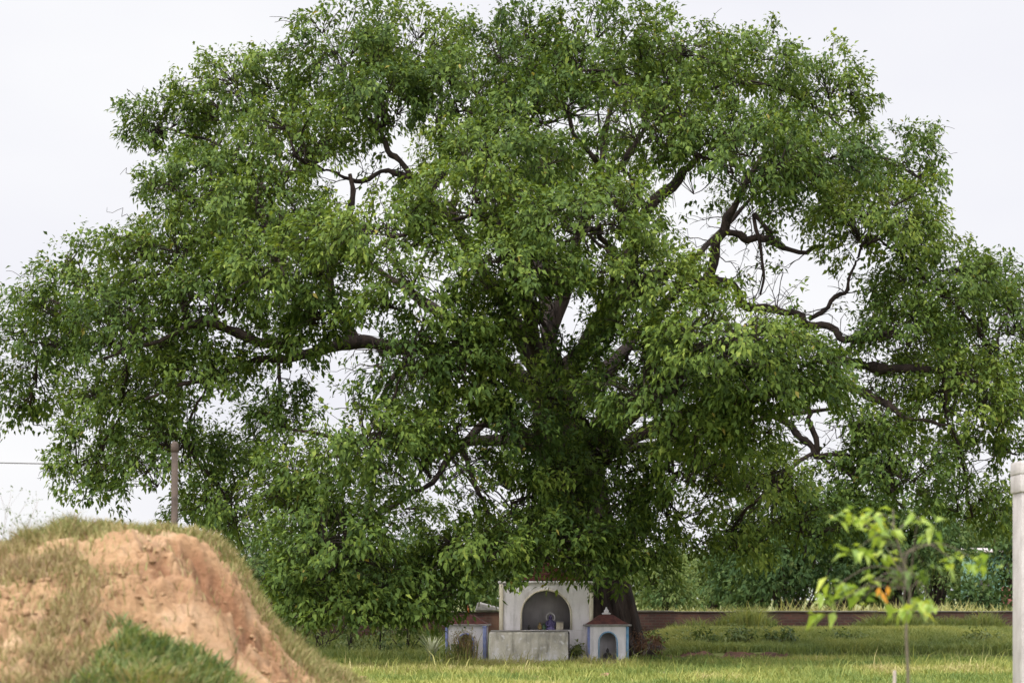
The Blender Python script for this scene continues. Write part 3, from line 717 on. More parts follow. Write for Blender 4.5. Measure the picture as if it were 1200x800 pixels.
def arch_trim(mb, A, cx, yf, wdt, prot):
    """raised band round an arch"""
    A = np.array(A); n = len(A)
    T = np.gradient(A, axis=0); T /= np.linalg.norm(T, axis=1, keepdims=True); Nn = np.stack([-T[:, 1], T[:, 0]], 1)
    A2 = A+Nn*wdt
    A2[0] = A[0]+[-wdt, 0]; A2[-1] = A[-1]+[wdt, 0]
    V = [];
    for y_ in (yf-prot, yf+.002):
        V += [(cx+a, y_, z) for a, z in A]+[(cx+a, y_, z) for a, z in A2]
    Q = []
    for i in range(n-1):
        Q += [(i, i+1, n+i+1, n+i), (n+i, n+i+1, 3*n+i+1, 3*n+i), (i, 2*n+i, 2*n+i+1, i+1)]
    Q += [(0, n, 3*n, 2*n), (n-1, 3*n-1, 4*n-1, 2*n-1)]
    mb.add(V, Q)

SX, SY = W(640, 775, 51)[0], 51.0
shrine = empty('arched_shrine', (SX, SY, 0), 'tall whitewashed shrine with one wide arched niche and a red brick top', 'shrine')
w, h = 2.34, 1.96
mb = MB(); A = arch_wall(mb, w, h, -.05, .60, 1.17, .80, 0, .14)
mb.build('front_wall', M['lime'], shrine, bevel=.012)
mb = MB(); mb.box(-w/2+.003, -w/2+.16, .142, 1.3, -.05, h-.004); mb.box(w/2-.16, w/2-.003, .142, 1.3, -.05, h-.004); mb.box(-w/2+.163, w/2-.163, 1.15, 1.3, -.05, h-.004)
mb.build('side_wall', M['lime'], shrine)
mb = MB(); mb.box(-.9, .9, .144, 1.14, .70, .795)
mb.box(-.70, .70, 1.0, 1.14, .797, 1.9); mb.box(-.72, -.63, .144, .998, .797, 1.9); mb.box(.63, .72, .144, .998, .797, 1.9); mb.box(-.72, .72, .144, 1.14, 1.902, 1.95)
mb.build('niche', M['niche'], shrine)
mb = MB(); arch_trim(mb, A, 0, 0, .045, .03)
mb.build('arch_trim', M['cream'], shrine)
for s in (-1, 1):
    mb = MB(); x_ = s*(w/2-.05); mb.box(x_-.05, x_+.053, -.035, .0, -.05, h-.02); mb.build('corner_band', M['cream'], shrine)
mb = MB(); mb.box(-w/2-.03, w/2+.03, -.04, 1.34, h, h+.055); mb.build('cornice', M['lime'], shrine, bevel=.012)
mb = MB()
for k, (hw_, z0_, z1_) in enumerate(((.95, 0, .10), (.68, .10, .21), (.42, .21, .34), (.22, .34, .46))):
    mb.box(-hw_-.05, hw_-.05, .1+.08*k, 1.2-.08*k, h+.056+z0_+.001*k, h+.056+z1_)
mb.build('stepped_roof', M['redbrick'], shrine, bevel=.015)
mb = MB(); mb.box(-w/2-.06, w/2+.06, -.09, 1.35, -.06, .09); mb.build('plinth', M['stained'], shrine, bevel=.02)

PX = W(619.5, 775, 49.9)[0]
o = empty('offering_platform', (PX, 49.9, 0), 'low stained grey white masonry platform in front of the tall arched shrine', 'platform')
mb = MB(); mb.box(-.97, .97, 0, .95, -.05, .77); mb.build('platform_block', M['stained'], o, bevel=.06)
mb = MB(); mb.box(-.93, .99, .03, .93, .772, .80); mb.build('platform_top', M['stone'], o, bevel=.01)
mb = MB(); mb.box(.975, 1.0, .04, .93, .0, .76); mb.build('edge_band', M['darkstone'], o)

def small_shrine(loc, label, s=1., apex=.34, rz=0, open_hw=.21, stripeL='blue', stripeR='blue', finial=True):
    e = empty('small_shrine', loc, label, 'shrine', 'small shrines beside the tall arched one', rz)
    w, h = 1.02*s, .90*s
    mb = MB(); A = arch_wall(mb, w, h, -.05, open_hw, .50*s, 0.02, 0, .12, 1.15); mb.build('front_wall', M['lime'], e, bevel=.01)
    mb = MB(); mb.box(-w/2+.003, -w/2+.1, .122, .8, -.05, h-.004); mb.box(w/2-.1, w/2-.003, .122, .8, -.05, h-.004); mb.box(-w/2+.103, w/2-.103, .7, .8, -.05, h-.004)
    mb.build('side_wall', M['niche'], e)
    mb = MB(); mb.box(-w/2+.105, w/2-.105, .125, .69, -.04, .03); mb.build('floor_slab', M['stone'], e)
    for sgn, c in ((-1, stripeL), (1, stripeR)):
        mb = MB(); x_ = sgn*(w/2-.03); mb.box(x_-.033, x_+.033, -.018, 0, .0, h-.01); mb.build('corner_band', M[c], e)
    mb = MB(); arch_trim(mb, A, 0, 0, .035, .018); mb.build('arch_trim', M[stripeR], e)
    mb = MB(); mb.box(-w/2-.07, w/2+.07, -.08, .88, h, h+.045); mb.build('eave', M['stone'], e, bevel=.01)
    # hipped roof with slightly hollow slopes, ribbed
    mb = MB(); zs = [0, .10, .22, apex]; sc = [1., .66, .34, .07]
    V = []
    for z_, k_ in zip(zs, sc):
        a_, b_ = (w/2+.02)*k_, .42*k_
        V += [(-a_, .40-b_, h+.047+z_*1.0), (a_, .40-b_, h+.047+z_), (a_, .40+b_, h+.047+z_), (-a_, .40+b_, h+.047+z_)]
    Q = [(4*i+k, 4*i+(k+1) % 4, 4*i+4+(k+1) % 4, 4*i+4+k) for i in range(3) for k in range(4)]+[(12, 13, 14, 15)]
    mb.add(V, Q); mb.build('roof', M['redbrick'], e, bevel=.01)
    if finial:
        mb = MB(); mb.lathe([(.0, -.02), (.10, -.01), (.115, .02), (.05, .045), (.065, .08), (.03, .12), (.012, .17), (0, .18)], (0, .40, h+.047+apex), 12)
        mb.build('finial', M['lime'], e, smooth=True)
    return e
sx = W(712.5, 775, 50.6)[0]
small_shrine((sx, 50.6, 0), 'small white shrine with blue edges and red roof right of the tall arched shrine', apex=.25, stripeR='cyan', rz=.06)
sx2 = W(546, 775, 50.9)[0]
small_shrine((sx2, 50.9, 0), 'small faded shrine half hidden by dry weeds left of the low platform', apex=.15, finial=False, open_hw=.17, rz=-.05)
# second blue strip post beside the left one
mb = MB(); mb.box(-.045, .045, -.05, .05, -.05, .86); mb.box(-.055, .055, -.06, .06, .86, .90)
o = mb.build('stone_post', M['blue'], bevel=.01); o.location = (float(W(568, 775, 50.7)[0]), 50.7, 0)
tag(o, 'short blue painted stone post between the left small shrine and the platform', 'post')

# things in the tall shrine's niche
def deity(loc, s, label, m1, m2, halo=True):
    e = empty('stone_idol', loc, label, 'idol')
    mb = MB(); mb.lathe([(0, 0), (.15*s, 0), (.16*s, .05*s), (.12*s, .08*s), (.105*s, .16*s), (.12*s, .24*s), (.10*s, .31*s), (.045*s, .345*s), (.04*s, .37*s)], (0, 0, 0), 14)
    # folded arms
    for g in (-1, 1):
        mb.tube(smooth_line(np.array([(g*.09*s, 0, .30*s), (g*.15*s, -.03*s, .22*s), (g*.10*s, -.10*s, .15*s), (g*.03*s, -.12*s, .17*s)]), 3), .03*s, 6)
    mb.lathe([(0, .355*s), (.045*s, .365*s), (.062*s, .40*s), (.06*s, .44*s), (.04*s, .475*s), (.02*s, .50*s), (0, .53*s)], (0, 0, 0), 14)
    mb.build('figure', m1, e, smooth=True)
    if halo:
        mb = MB(); a = np.linspace(0, 2*math.pi, 25); mb.tube(np.stack([.145*s*np.cos(a), np.full(25, .05*s), (.42+.145*np.sin(a))*s], 1), .024*s, 6); mb.build('halo', m2, e, smooth=True)
    return e
nx0 = SX; ny0 = SY+.62
deity((W(645, 737, ny0)[0], ny0-.15, .797), .74, 'violet draped idol with a round halo standing in the arched niche', M['violet'], M['lime'])
deity((W(712, 775, 50.95)[0], 50.95, .03), .62, 'dark stone idol inside the small red roofed shrine', M['darkstone'], M['darkstone'], halo=False)
mb = MB(); mb.box(-.09, .09, -.07, .07, 0, .19); o1 = empty('offering_box', (W(656, 737, 51.5)[0], 51.5, .797), 'small cream box beside the violet idol', 'box')
mb.build('box_body', M['cream'], o1, bevel=.01)
mb = MB(); mb.box(-.1, .1, -.08, .08, .191, .215); mb.build('lid', M['stone'], o1, bevel=.004)
def vase(px, label, s, m):
    mb = MB(); mb.lathe([(0, 0), (.04*s, 0), (.065*s, .05*s), (.06*s, .11*s), (.03*s, .15*s), (.03*s, .18*s), (.045*s, .20*s), (.035*s, .20*s), (.02*s, .17*s)], (0, 0, 0), 14)
    o = mb.build('pot', m, smooth=True); o.location = (float(W(px, 737, 51.45)[0]), 51.45, .797); return tag(o, label, 'pot')
vase(632.5, 'small dull brass pot left of the violet idol in the niche', .9, M['brass'])
vase(637.5, 'green glazed pot closest to the violet idol in the niche', .8, mat('green_glaze', (.07, .13, .08), (.10, .17, .10), 10, .3))
vase(620, 'small dark pot at the left end of the niche ledge', .6, M['darkstone'])
o = empty('prayer_flag', (W(547.5, 728, 51)[0], 51.2, 1.05), 'thin red stick standing on the roof of the left small shrine', 'stick')
mb = MB(); mb.tube(np.array([(0, 0, 0), (0.01, 0, .36)]), .012, 6); mb.build('stick', M['terra'], o)
mb = MB(); mb.add([(.012, 0, .34), (.05, .01, .30), (.045, -.01, .18), (.01, 0, .20)], [(0, 1, 2, 3)]); f_ = mb.build('cloth', M['orange'], o)
sm = f_.modifiers.new('thick', 'SOLIDIFY'); sm.thickness = .006

# ------------------------------------------------------------------ brick compound wall
def brick_mat():
    m = bpy.data.materials.new('old_brick'); m.use_nodes = True; t = m.node_tree; b = t.nodes['Principled BSDF']; b.inputs['Roughness'].default_value = .95
    co = t.nodes.new('ShaderNodeTexCoord'); mp = t.nodes.new('ShaderNodeMapping'); mp.inputs['Rotation'].default_value = (math.radians(90), 0, 0)
    br = t.nodes.new('ShaderNodeTexBrick'); br.inputs['Scale'].default_value = 1.0; br.inputs['Brick Width'].default_value = .23; br.inputs['Row Height'].default_value = .085
    br.inputs['Mortar Size'].default_value = .01; br.inputs['Color1'].default_value = (.085, .034, .025, 1); br.inputs['Color2'].default_value = (.050, .024, .019, 1); br.inputs['Mortar'].default_value = (.07, .052, .042, 1)
    n = t.nodes.new('ShaderNodeTexNoise'); n.inputs['Scale'].default_value = .8; n.inputs['Detail'].default_value = 7
    r = t.nodes.new('ShaderNodeValToRGB'); r.color_ramp.elements[0].position = .52; r.color_ramp.elements[1].position = .72
    mm = t.nodes.new('ShaderNodeMix'); mm.data_type = 'RGBA'; mm.inputs['B'].default_value = (.15, .08, .05, 1)
    t.links.new(co.outputs['Object'], mp.inputs[0]); t.links.new(mp.outputs[0], br.inputs['Vector']); t.links.new(co.outputs['Object'], n.inputs['Vector'])
    t.links.new(n.outputs['Fac'], r.inputs[0]); t.links.new(r.outputs[0], mm.inputs['Factor']); t.links.new(br.outputs['Color'], mm.inputs['A'])
    t.links.new(mm.outputs['Result'], b.inputs['Base Color'])
    bp = t.nodes.new('ShaderNodeBump'); bp.inputs['Strength'].default_value = .5; bp.inputs['Distance'].default_value = .02
    t.links.new(br.outputs['Fac'], bp.inputs['Height']); bp.invert = True; t.links.new(bp.outputs[0], b.inputs['Normal'])
    return m
M['brick'] = brick_mat()
M['coping'] = mat('pale_coping', (.13, .115, .095), (.27, .245, .20), 1.3, .9, .3, 14)
o = empty('compound_wall', (3, 62.4, 0), 'long low dark red brick wall with pale coping behind the tree', 'wall')
mb = MB(); mb.box(-27.2, 20.8, 0, .24, -.1, 1.16); mb.build('wall_body', M['brick'], o)
mb = MB()
xs = np.arange(-27.2, 20.5, .62)
for i, x_ in enumerate(xs):
    j = R.uniform(-.03, .012); mb.box(x_, x_+.612, -.04, .28, 1.161, 1.21+j)
mb.build('coping', M['coping'], o, bevel=.01)

# ------------------------------------------------------------------ posts
M['paint'] = mat('pale_concrete', (.36, .33, .325), (.46, .43, .42), 3, .8, .3, 24, c3=(.42, .385, .38))
streaks(M['paint'], (.25, .22, .2), .6)
o = empty('gate_post', (W(1189, 700, 26)[0]+.33, 26, 0), 'pale concrete gate post with a square cap at the right edge', 'post')
mb = MB(); mb.box(-.24, .24, 0, .48, -.05, 2.94); mb.build('shaft', M['paint'], o, bevel=.012)
mb = MB(); mb.box(-.262, .262, -.022, .502, 2.941, 3.17); mb.build('collar', M['paint'], o, bevel=.012)
mb = MB(); mb.box(-.268, .268, -.028, .508, 3.171, 3.34, .01); mb.build('cap', M['paint'], o, bevel=.012)

M['granite'] = mat('rusty_pole', (.05, .037, .030), (.095, .070, .056), 6, .85, .4, 20)
o = empty('wooden_pole', (W(204, 700, 27)[0], 27, 0), 'brown round pole standing behind the earth mound', 'pole')
mb = MB(); mb.tube(np.array([(0, 0, -.1), (0, 0, 1.5), (.01, 0, 3.55)]), np.array([.05, .047, .044]), 12); mb.build('shaft', M['granite'], o, smooth=True)
mb = MB(); mb.lathe([(0, 3.52), (.050, 3.52), (.053, 3.56), (.052, 3.62), (.03, 3.655), (0, 3.66)], (0.01, 0, 0), 12); mb.build('cap', M['granite'], o, smooth=True)
# overhead cable far behind
mb = MB(); tt = np.linspace(0, 1, 30); xs = -26+44*tt
mb.tube(np.stack([xs, 82-4*tt, 7.15-1.2*4*tt*(1-tt)*.35], 1), .022, 5)
o = mb.build('overhead_cable', M['darkstone']); tag(o, 'thin dark overhead cable crossing the sky left of the tree', 'cable')

# ------------------------------------------------------------------ background trees and bushes
def bushy(name, loc, H, Rr, label, cat='tree', group=None, m='farleaf', trunk_h=.3, nl=9, per=9, leaf=.3, dens=3., seed=0, flat=.75, tonev=0.):
    rg = np.random.default_rng(seed+100); e = empty(name, loc, label, cat, group)
    mb = MB(); z0 = H*trunk_h; P = np.array([(0, 0, -.1), (.05*H*rg.normal()*.3, 0, z0*.6), (.1*rg.normal(), .1*rg.normal(), z0+H*.15), (0, 0, H*.7)])
    r0 = .028*H+.01
    mb.tube(smooth_line(P, 4), np.linspace(r0, r0*.25, 13), 7, wob=.05)
    C = []; N = []; tv = []
    for k in range(nl):
        a = rg.random()*6.28; rr = Rr*.62*math.sqrt(rg.random()); zz = z0+(H-z0)*(.25+.6*rg.random())
        if k == 0: rr = 0; zz = H*.86
        sz = (H-zz)*.6+Rr*.22; sz = min(sz, Rr*.6)
        c = np.array([rr*math.cos(a), rr*math.sin(a), zz])
        mb.tube(smooth_line(np.array([P[1]*[1, 1, 1]+[0, 0, z0*.2], (P[1]+c)/2+[0, 0, -.1*H*.3], c]), 3), np.linspace(r0*.5, .012, 7), 5)
        ax = np.array([sz, sz, sz*flat]); nt = max(10, int(sz*sz*9*dens))
        D = unit(rg.normal(0, 1, (nt, 3))); D = D[D[:, 2] > -.7]
        rad = (1+.35*vnoise(D*2.3+k*5+seed))*(1-.35*rg.random(len(D)))
        C.append(c+D*ax*rad[:, None]); N.append(D); tv.append(np.full(len(D), rg.normal(0, .13)+tonev)+.1*rg.standard_normal(len(D)))
    mb.build('trunk', M['bark'] if m != 'redleaf' else M['twig'], e, smooth=True)
    C = np.concatenate(C); C[:, 2] = np.maximum(C[:, 2], .05)
    V, Q, tn = tuft_leaves(C, np.concatenate(N), np.concatenate(tv), per, leaf, rg, spread=leaf*.55, wr=.5)
    link('crown', mesh_np('crown', V, Q, tone=tn), M[m], e)
    return e
def gz(x, y): return float(ground_h(np.array([x]), np.array([y]))[0])
BT = [  # column, distance, height, radius, label
 (312, 92, 5.6, 2.6, 'dark blue green tree just right of the earth mound behind the wall'),
 (255, 105, 4.8, 2.4, 'round tree behind the mound below the hanging left branches'),
 (385, 88, 4.6, 2.4, 'dense tree behind the wall, left of the shrines'),
 (470, 96, 5.0, 2.6, 'dark tree behind the wall, seen under the left branches'),
 (560, 90, 4.4, 2.3, 'tree behind the wall directly left of the great trunk'),
 (778, 118, 3.9, 2.0, 'far tree just right of the great trunk'),
 (838, 128, 4.6, 2.6, 'hazy far tree above the yellow green crop field'),
 (880, 84, 4.6, 2.0, 'dark tree behind the wall, nearest the field opening'),
 (930, 80, 5.0, 2.2, 'tall dense tree behind the wall, left of the sapling'),
 (992, 86, 5.4, 2.5, 'dark tree behind the wall and the left side of the sapling'),
 (1052, 82, 4.9, 2.3, 'green tree behind the wall and the middle of the sapling'),
 (1098, 90, 5.2, 1.7, 'tree standing left of the small far house'),
 (1152, 87, 2.3, 1.3, 'low dark tree in front of the small far house'),
 (1172, 118, 8.2, 3.6, 'tallest far tree rising behind the small far house'),
 (1205, 78, 4.6, 2.0, 'dark tree right of the far house beside the gate post'),
]
for i, (px, d, H, Rr, lb) in enumerate(BT):
    x = W(px, 700, d)[0]
    bushy('background_tree', (x, d, gz(x, d)-.05), H*(1.2 if px > 860 and px < 1150 else 1), Rr*1.1, lb, 'tree', 'trees beyond the brick wall', seed=i*3, nl=17, per=10, leaf=.23, dens=2.4, trunk_h=.05, tonev=(.3 if 740 < px < 850 else -.12 if d < 90 else .1))
# distant bushes on the horizon
DB = [(-40, 190, 7, 6, 'far bush line at the left edge, low on the horizon'), (120, 230, 8, 7, 'far round trees behind the mound top'),
      (640, 210, 6, 6, 'far bush seen left of the great trunk at the horizon'), (760, 240, 7.5, 7, 'far pale bush right of the trunk at the horizon'), (860, 200, 6, 6, 'far pale bush over the crop field, at its right'),
      (1010, 240, 8, 7, 'distant tree behind the sapling'), (1130, 230, 8, 7, 'distant tree over the far house roof')]
for i, (px, d, H, Rr, lb) in enumerate(DB):
    x = W(px, 700, d)[0]
    if px < 200: continue
    bushy('far_tree', (x, d, -.1), H, Rr, lb, 'tree', 'trees on the horizon', seed=60+i*3, nl=14, per=7, leaf=.8, dens=.35, trunk_h=.12, tonev=.3)
# crops beyond the wall
M['crop'] = leaf_mat('crop', [(0, (.15, .19, .06)), (.5, (.28, .29, .11)), (1, (.42, .38, .18))], rough=.7, spec=.2)
n = 26000; y = 66+60*rng.random(n)**1.3; x = (rng.random(n)*2-1)*.27*y; cl = fbm(np.stack([x*.2, y*.15, x*0], 1), 3)
k = (cl > -.2); x, y, cl = x[k], y[k], cl[k]
blades(np.stack([x, y, ground_h(x, y)], 1), .5+.5*rng.random(len(x))+.7*np.clip(cl, 0, 1), .06, .6, np.clip(.5+.9*cl+.15*rng.standard_normal(len(x)), 0, 1),
       'field_crop', M['crop'], 'pale yellow green crop and tall grass in the field beyond the wall', 'crop')

# ------------------------------------------------------------------ far house at the right
HX = W(1155, 700, 92)[0]
M['teal'] = mat('green_wall_paint', (.10, .20, .16), (.14, .25, .20), 2, .85)
M['sheet'] = mat('pale_roof_sheet', (.46, .41, .40), (.36, .31, .31), 4, .6, stretch=(6, 1, 1))
M['dark'] = mat('dark_opening', (.03, .03, .03), (.05, .045, .04), 4, .6)
M['maroon'] = mat('maroon_paint', (.22, .06, .06), (.16, .05, .05), 5, .7)
o = empty('small_house', (HX, 92, 0), 'small green walled house with a pale sheet roof far beyond the wall', 'house')
mb = MB(); mb.box(-.45, 1.6, 0, 3, -.1, 3.6); mb.build('wall', M['teal'], o)
mb = MB(); mb.add([(-.6, -.5, 3.62), (1.8, -.5, 3.62), (1.8, 3.3, 3.85), (-.6, 3.3, 3.85), (-.6, -.5, 3.69), (1.8, -.5, 3.69), (1.8, 3.3, 3.92), (-.6, 3.3, 3.92)],
    [(0, 3, 2, 1), (4, 5, 6, 7), (0, 1, 5, 4), (1, 2, 6, 5), (2, 3, 7, 6), (3, 0, 4, 7)]); mb.build('roof', M['sheet'], o)
mb = MB(); mb.box(-.3, .3, -.03, -.002, 1.4, 2.4); wdw = mb.build('window', M['dark'], o)
mb = MB(); mb.box(-.36, .36, -.05, -.032, 1.33, 1.4); mb.build('sill', M['sheet'], wdw)
mb = MB(); mb.box(.7, 1.5, -.03, -.002, 0, 2.1); mb.build('door', M['maroon'], o)

# ------------------------------------------------------------------ sapling in front, right
def sapling():
    d = 15.5; base = W(1063, 700, d); base[2] = 0
    e = empty('young_sapling', base, 'slender young tree with bright yellow green drooping leaves near the gate post', 'sapling')
    def L(px, py, dd=0): q = W(px, py, d+dd); return q-base
    mb = MB(); S = smooth_line(np.array([(0, 0, -.05), L(1064, 800), L(1062, 740), L(1066, 690), L(1056, 650), L(1046, 612)]), 6)
    mb.tube(S, np.linspace(.014, .005, len(S)), 7, wob=.05)
    tips = [(998,604,.2,9),(1022,612,-.2,9),(1046,606,.1,9),(1078,604,-.15,8),(1092,618,.2,5),(1006,642,-.3,9),(1030,630,-.1,8),(1048,640,.3,9),(975,690,.1,8),(992,700,-.2,8),(965,716,.1,4),(1010,702,.3,7),
            (1022,682,-.2,6),(1058,706,-.35,8),(1078,700,.1,9),(1090,704,0,5),(1116,655,-.1,7),(1142,654,.1,8),(1040,668,.25,9),(1064,672,.1,9),(1082,662,.3,8),(1052,690,.2,6)]
    C = []; N = []; tv = []
    rg = np.random.default_rng(5)
    for i, (px, py, dd, n_) in enumerate(tips):
        t = L(px, py, dd); s = S[min(len(S)-1, int(np.interp(-py, [-760, -600], [14, len(S)-1])))]
        s = s if i % 3 else S[18]
        mid = (s+t)/2+[0, 0, .10]; B = smooth_line(np.array([s, mid, t]), 5)
        mb.tube(B, np.linspace(.005, .0025, len(B)), 5)
        dark = 1038 <= px <= 1084 and 658 <= py <= 692  # middle clusters get darker leaf tones, painting in the shade there
        for _ in range(2):
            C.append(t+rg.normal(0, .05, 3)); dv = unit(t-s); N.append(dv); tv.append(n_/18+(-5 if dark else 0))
    mb.build('trunk', M['sapbark'], e, smooth=True)
    P = []; D = []; Nn = []; LL = []; tn = []
    for c, nn, v in zip(C, N, tv):
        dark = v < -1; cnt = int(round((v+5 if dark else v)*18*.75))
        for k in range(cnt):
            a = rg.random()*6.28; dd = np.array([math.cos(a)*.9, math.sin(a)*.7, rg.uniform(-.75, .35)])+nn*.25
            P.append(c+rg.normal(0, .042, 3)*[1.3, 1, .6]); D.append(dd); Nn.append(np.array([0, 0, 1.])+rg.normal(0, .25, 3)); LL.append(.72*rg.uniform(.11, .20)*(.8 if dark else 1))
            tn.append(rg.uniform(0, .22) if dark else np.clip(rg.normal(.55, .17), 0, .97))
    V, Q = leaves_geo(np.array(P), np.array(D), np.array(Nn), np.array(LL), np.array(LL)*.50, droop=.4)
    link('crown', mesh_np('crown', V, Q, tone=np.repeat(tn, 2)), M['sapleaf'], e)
    c = L(1030, 692, -.3); P = c+rg.normal(0, .02, (4, 3)); D = np.array([(-.3, 0, -.9), (.3, 0, -.8), (.05, .1, -1), (.5, 0, -.5)])
    V, Q = leaves_geo(P, D, np.array([(.2, -1, .3)]*4), np.full(4, .075), np.full(4, .04), droop=.1)
    link('withered_leaves', mesh_np('withered_leaves', V, Q, tone=np.full(8, .5)), M['orangeleaf'], e)['label'] = 'orange withered leaves'
sapling()
mb = MB(); mb.tube(np.array([(0, 0, -.05), (0.005, 0, .4), (.012, 0, .84)]), np.array([.024, .022, .018]), 7)
o = mb.build('wooden_stake', M['twig']); q = W(1047, 700, 21.5); o.location = (float(q[0]), 21.5, 0); tag(o, 'short grey stake in the grass left of the sapling stem', 'stake')

# ------------------------------------------------------------------ small plants round the shrines
def at(px, d): return W(px, 700, d)[0]
PL = [(345,57,1.15,.8,'shrubleaf','leafy bush at the foot of the wall beside the mound'),(378,58,1.25,.8,'shrubleaf','low bush in front of the dark wall, second from the mound'),
      (412,55,1.0,.6,'shrubleaf','light green bush under the hanging branches left of the shrines'),(446,55,1.1,.7,'shrubleaf','small pale bush midway between mound and shrines'),
      (478,57,1.05,.8,'shrubleaf','dark low bush left of the spiky plant'),(765,54.5,.6,.5,'shrubleaf','low dark green bush right of the red weed'),(820,55.2,.42,.75,'shrubleaf','leafy weed clump on the bank behind the bare earth edge'),
      (862,55.3,.5,.8,'shrubleaf','tallest weed clump on the bank, right of the bare earth edge'),(905,55.6,.4,.8,'shrubleaf','low weed clump on the bank below the field opening'),
      (985,56.5,.34,.8,'shrubleaf','low weed clump on the bank left of the sapling stem'),(1150,57,.32,.7,'shrubleaf','small weed clump on the bank beside the gate post')]
for i, (px, d, H, r, m_, lb) in enumerate(PL):
    x = at(px, d); bushy('low_bush', (x, d, gz(x, d)-.03), H, r, lb, 'bush', 'low bushes round the shrines', m=m_, seed=200+i, nl=6, per=8, leaf=.12, dens=4, trunk_h=.02, tonev=.15)
x = at(752, 52); bushy('red_weed', (x, 52, gz(x, 52)), .75, .42, 'dry reddish brown weed just right of the small red roofed shrine', 'weed', m='redleaf', seed=300, nl=5, per=7, leaf=.10, dens=5, trunk_h=.1)
x = at(676, 50.4); bushy('wall_weed', (x, 50.75, 0), .42, .16, 'small yellow green weed growing against the tall shrine, right of the platform', 'weed', m='shrubleaf', seed=301, nl=4, per=7, leaf=.09, dens=8, trunk_h=.05, tonev=.3)
# dry stalks in front of the left small shrine
def stalks(name, px, d, n_, H, sp, label, m, cat, wd=.02, lean=.35):
    x0 = at(px, d); z0 = gz(x0, d); e = empty(name, (x0, d, z0), label, cat); rg_ = np.random.default_rng(int(px))
    P = np.stack([rg_.normal(0, sp, n_), rg_.normal(0, sp*.6, n_), np.zeros(n_)-.02], 1)
    blades(P, H*(.6+.5*rg_.random(n_)), wd, lean, np.clip(.6+.25*rg_.standard_normal(n_), 0, 1), 'stalks', m, None, parent=e)
    k_ = rg_.choice(n_, n_//2); tips = P[k_]+np.stack([rg_.normal(0, .05, len(k_)), rg_.normal(0, .05, len(k_)), H*(.3+.6*rg_.random(len(k_)))], 1)
    V, Q, tn = tuft_leaves(tips, np.tile([0, 0, 1.], (len(k_), 1)), rg_.normal(0, .1, len(k_)), 4, .09, rg_, spread=.03)
    link('leaves', mesh_np('leaves', V, Q, tone=tn), M['shrubleaf'] if m is not M['drygrass'] else M['drygrass'], e)
stalks('dry_weed', 543, 50.3, 130, .9, .19, 'tall dry stalks in front of the left small shrine', M['drygrass'], 'weed')
stalks('tall_weed', 530, 50.0, 120, .5, .25, 'green and straw weeds at the left foot of the left small shrine', M['grass'], 'weed')
# spiky plant with thick pale blades
e = empty('spiky_plant', (at(506, 51.5), 51.5, 0), 'spiky plant with long pale green blades left of the small shrine', 'plant'); mb = MB()
for k in range(17):
    a = R.uniform(0, 6.28); ln = R.uniform(.5, .85); out = R.uniform(.25, .6); dx, dy = math.cos(a), math.sin(a)
    P = np.array([(0, 0, 0), (dx*out*.35, dy*out*.35, ln*.5), (dx*out, dy*out, ln*(1-.35*out))]); S = smooth_line(P, 4)
    wv = np.array([-dy, dx, 0])*np.array([.022, .034, .035, .034, .032, .028, .022, .014, .003])[:, None]
    V = np.concatenate([S-wv, S+wv, S+np.array([0, 0, -.012])]); n_ = len(S)
    mb.add(V, [(i, i+1, 2*n_+i+1, 2*n_+i) for i in range(n_-1)]+[(2*n_+i, 2*n_+i+1, n_+i+1, n_+i) for i in range(n_-1)])
mb.build('blades', mat('agave_blade', (.34, .38, .20), (.46, .46, .30), 6, .6), e)
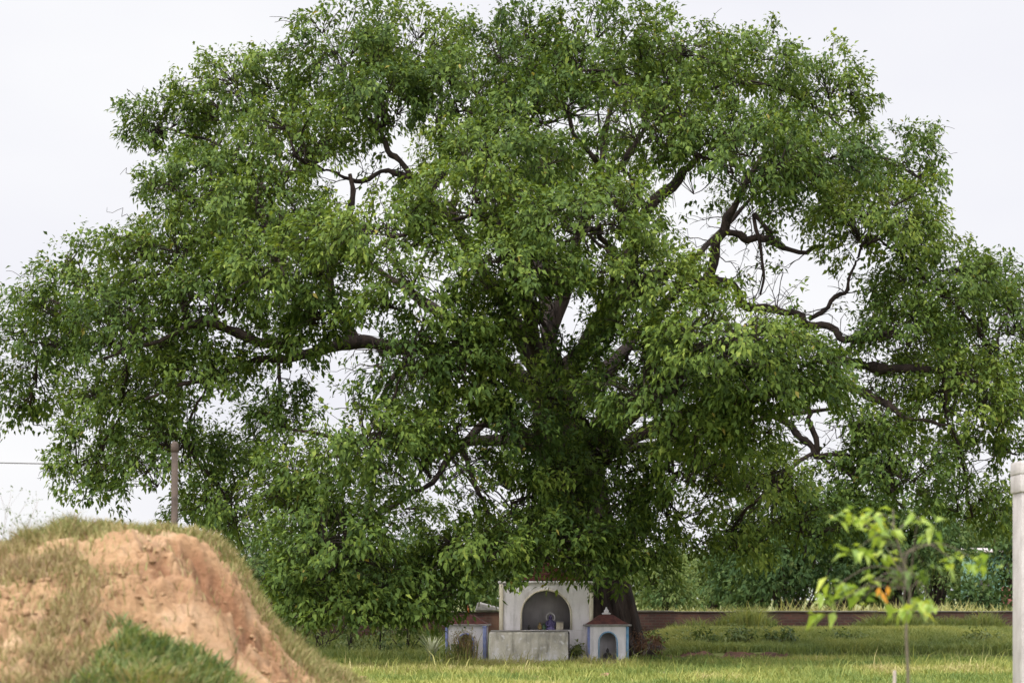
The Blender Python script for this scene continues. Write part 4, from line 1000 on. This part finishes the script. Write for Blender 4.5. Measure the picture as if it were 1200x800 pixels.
# pale slab on the wall's near side and loose stones in the lawn
mb = MB(); mb.add([(-.42, 0, 0), (.42, 0, 0), (.42, .5, 0), (-.42, .5, 0), (-.36, .03, .24), (.40, .03, .05), (.38, .46, .08), (-.3, .46, .27)],
    [(0, 3, 2, 1), (4, 5, 6, 7), (0, 1, 5, 4), (1, 2, 6, 5), (2, 3, 7, 6), (3, 0, 4, 7)])
o = mb.build('leaning_slab', M['stone'], bevel=.04); o.location = (float(at(573, 62.4)), 62.4-.1, 1.212); tag(o, 'pale sloping stone slab on top of the wall left of the tall shrine', 'stone')
def rock(px, d, s, label, m, seed):
    bm_v = []; rg_ = np.random.default_rng(seed); n1, n2 = 7, 10; V = []
    for i in range(n1+1):
        th = math.pi*i/n1
        for k in range(n2):
            ph = 2*math.pi*k/n2; V.append((math.sin(th)*math.cos(ph), math.sin(th)*math.sin(ph), math.cos(th)))
    V = np.array(V); V = V*(1+.35*vnoise(V*1.4+seed*3.3))[:, None]*np.array([1, .8, .55])*s
    Q = [(i*n2+k, (i+1)*n2+k, (i+1)*n2+(k+1) % n2, i*n2+(k+1) % n2) for i in range(n1) for k in range(n2)]
    o = link('loose_stone', mesh_np('loose_stone', V, np.array(Q), smooth=False), m); x = at(px, d); o.location = (float(x), d, gz(x, d)-.02*s)
    return tag(o, label, 'stone', 'loose stones in the lawn')
M['clod'] = mat('red_clod', (.22, .13, .08), (.32, .20, .13), 8, .95, .5, 20)
rock(625, 40.5, .15, 'reddish clod in the grass below the platform, at the bottom edge', M['clod'], 1)
rock(710, 41, .19, 'largest reddish clod in the grass, below the red roofed shrine', M['clod'], 2)
rock(590, 40, .10, 'small red clod left of the one below the platform', M['clod'], 3)
rock(424, 39.5, .16, 'red clod at the foot of the mound in the lawn', M['clod'], 4)
rock(748, 42.5, .13, 'pale little stone right of the largest clod', M['stone'], 5)

# leafless shrub at the left edge, behind the mound
e = empty('bare_shrub', (W(12, 700, 27)[0], 27, 0), 'bare pale twiggy shrub behind the left end of the mound', 'shrub'); A_ = []; B_ = []; r0_ = []
rg2 = np.random.default_rng(3)
def grow(p, dvec, ln, r, lev):
    q = p+dvec*ln; A_.append(p); B_.append(q); r0_.append(r)
    if lev == 0: return
    for k in range(3): grow(q if k else p+dvec*ln*.6, unit(dvec+rg2.normal(0, .38, 3)), ln*rg2.uniform(.55, .8), r*.6, lev-1)
for k in range(6): grow(np.zeros(3), unit(np.array([rg2.normal(0, .25), rg2.normal(0, .25), 1])), 1.15, .012, 4)
V, Q = sticks_geo(np.array(A_), np.array(B_), np.array(r0_), np.array(r0_)*.6); link('twigs', mesh_np('twigs', V, Q), M['twig'], e)
V, Q, tn = tuft_leaves(np.array(B_)[np.array(r0_) < .003], np.tile([0, 0, 1.], (int((np.array(r0_) < .003).sum()), 1)), np.zeros(int((np.array(r0_) < .003).sum())), 2, .05, rg2, .02)
link('leaves', mesh_np('leaves', V, Q, tone=tn), M['shrubleaf'], e)
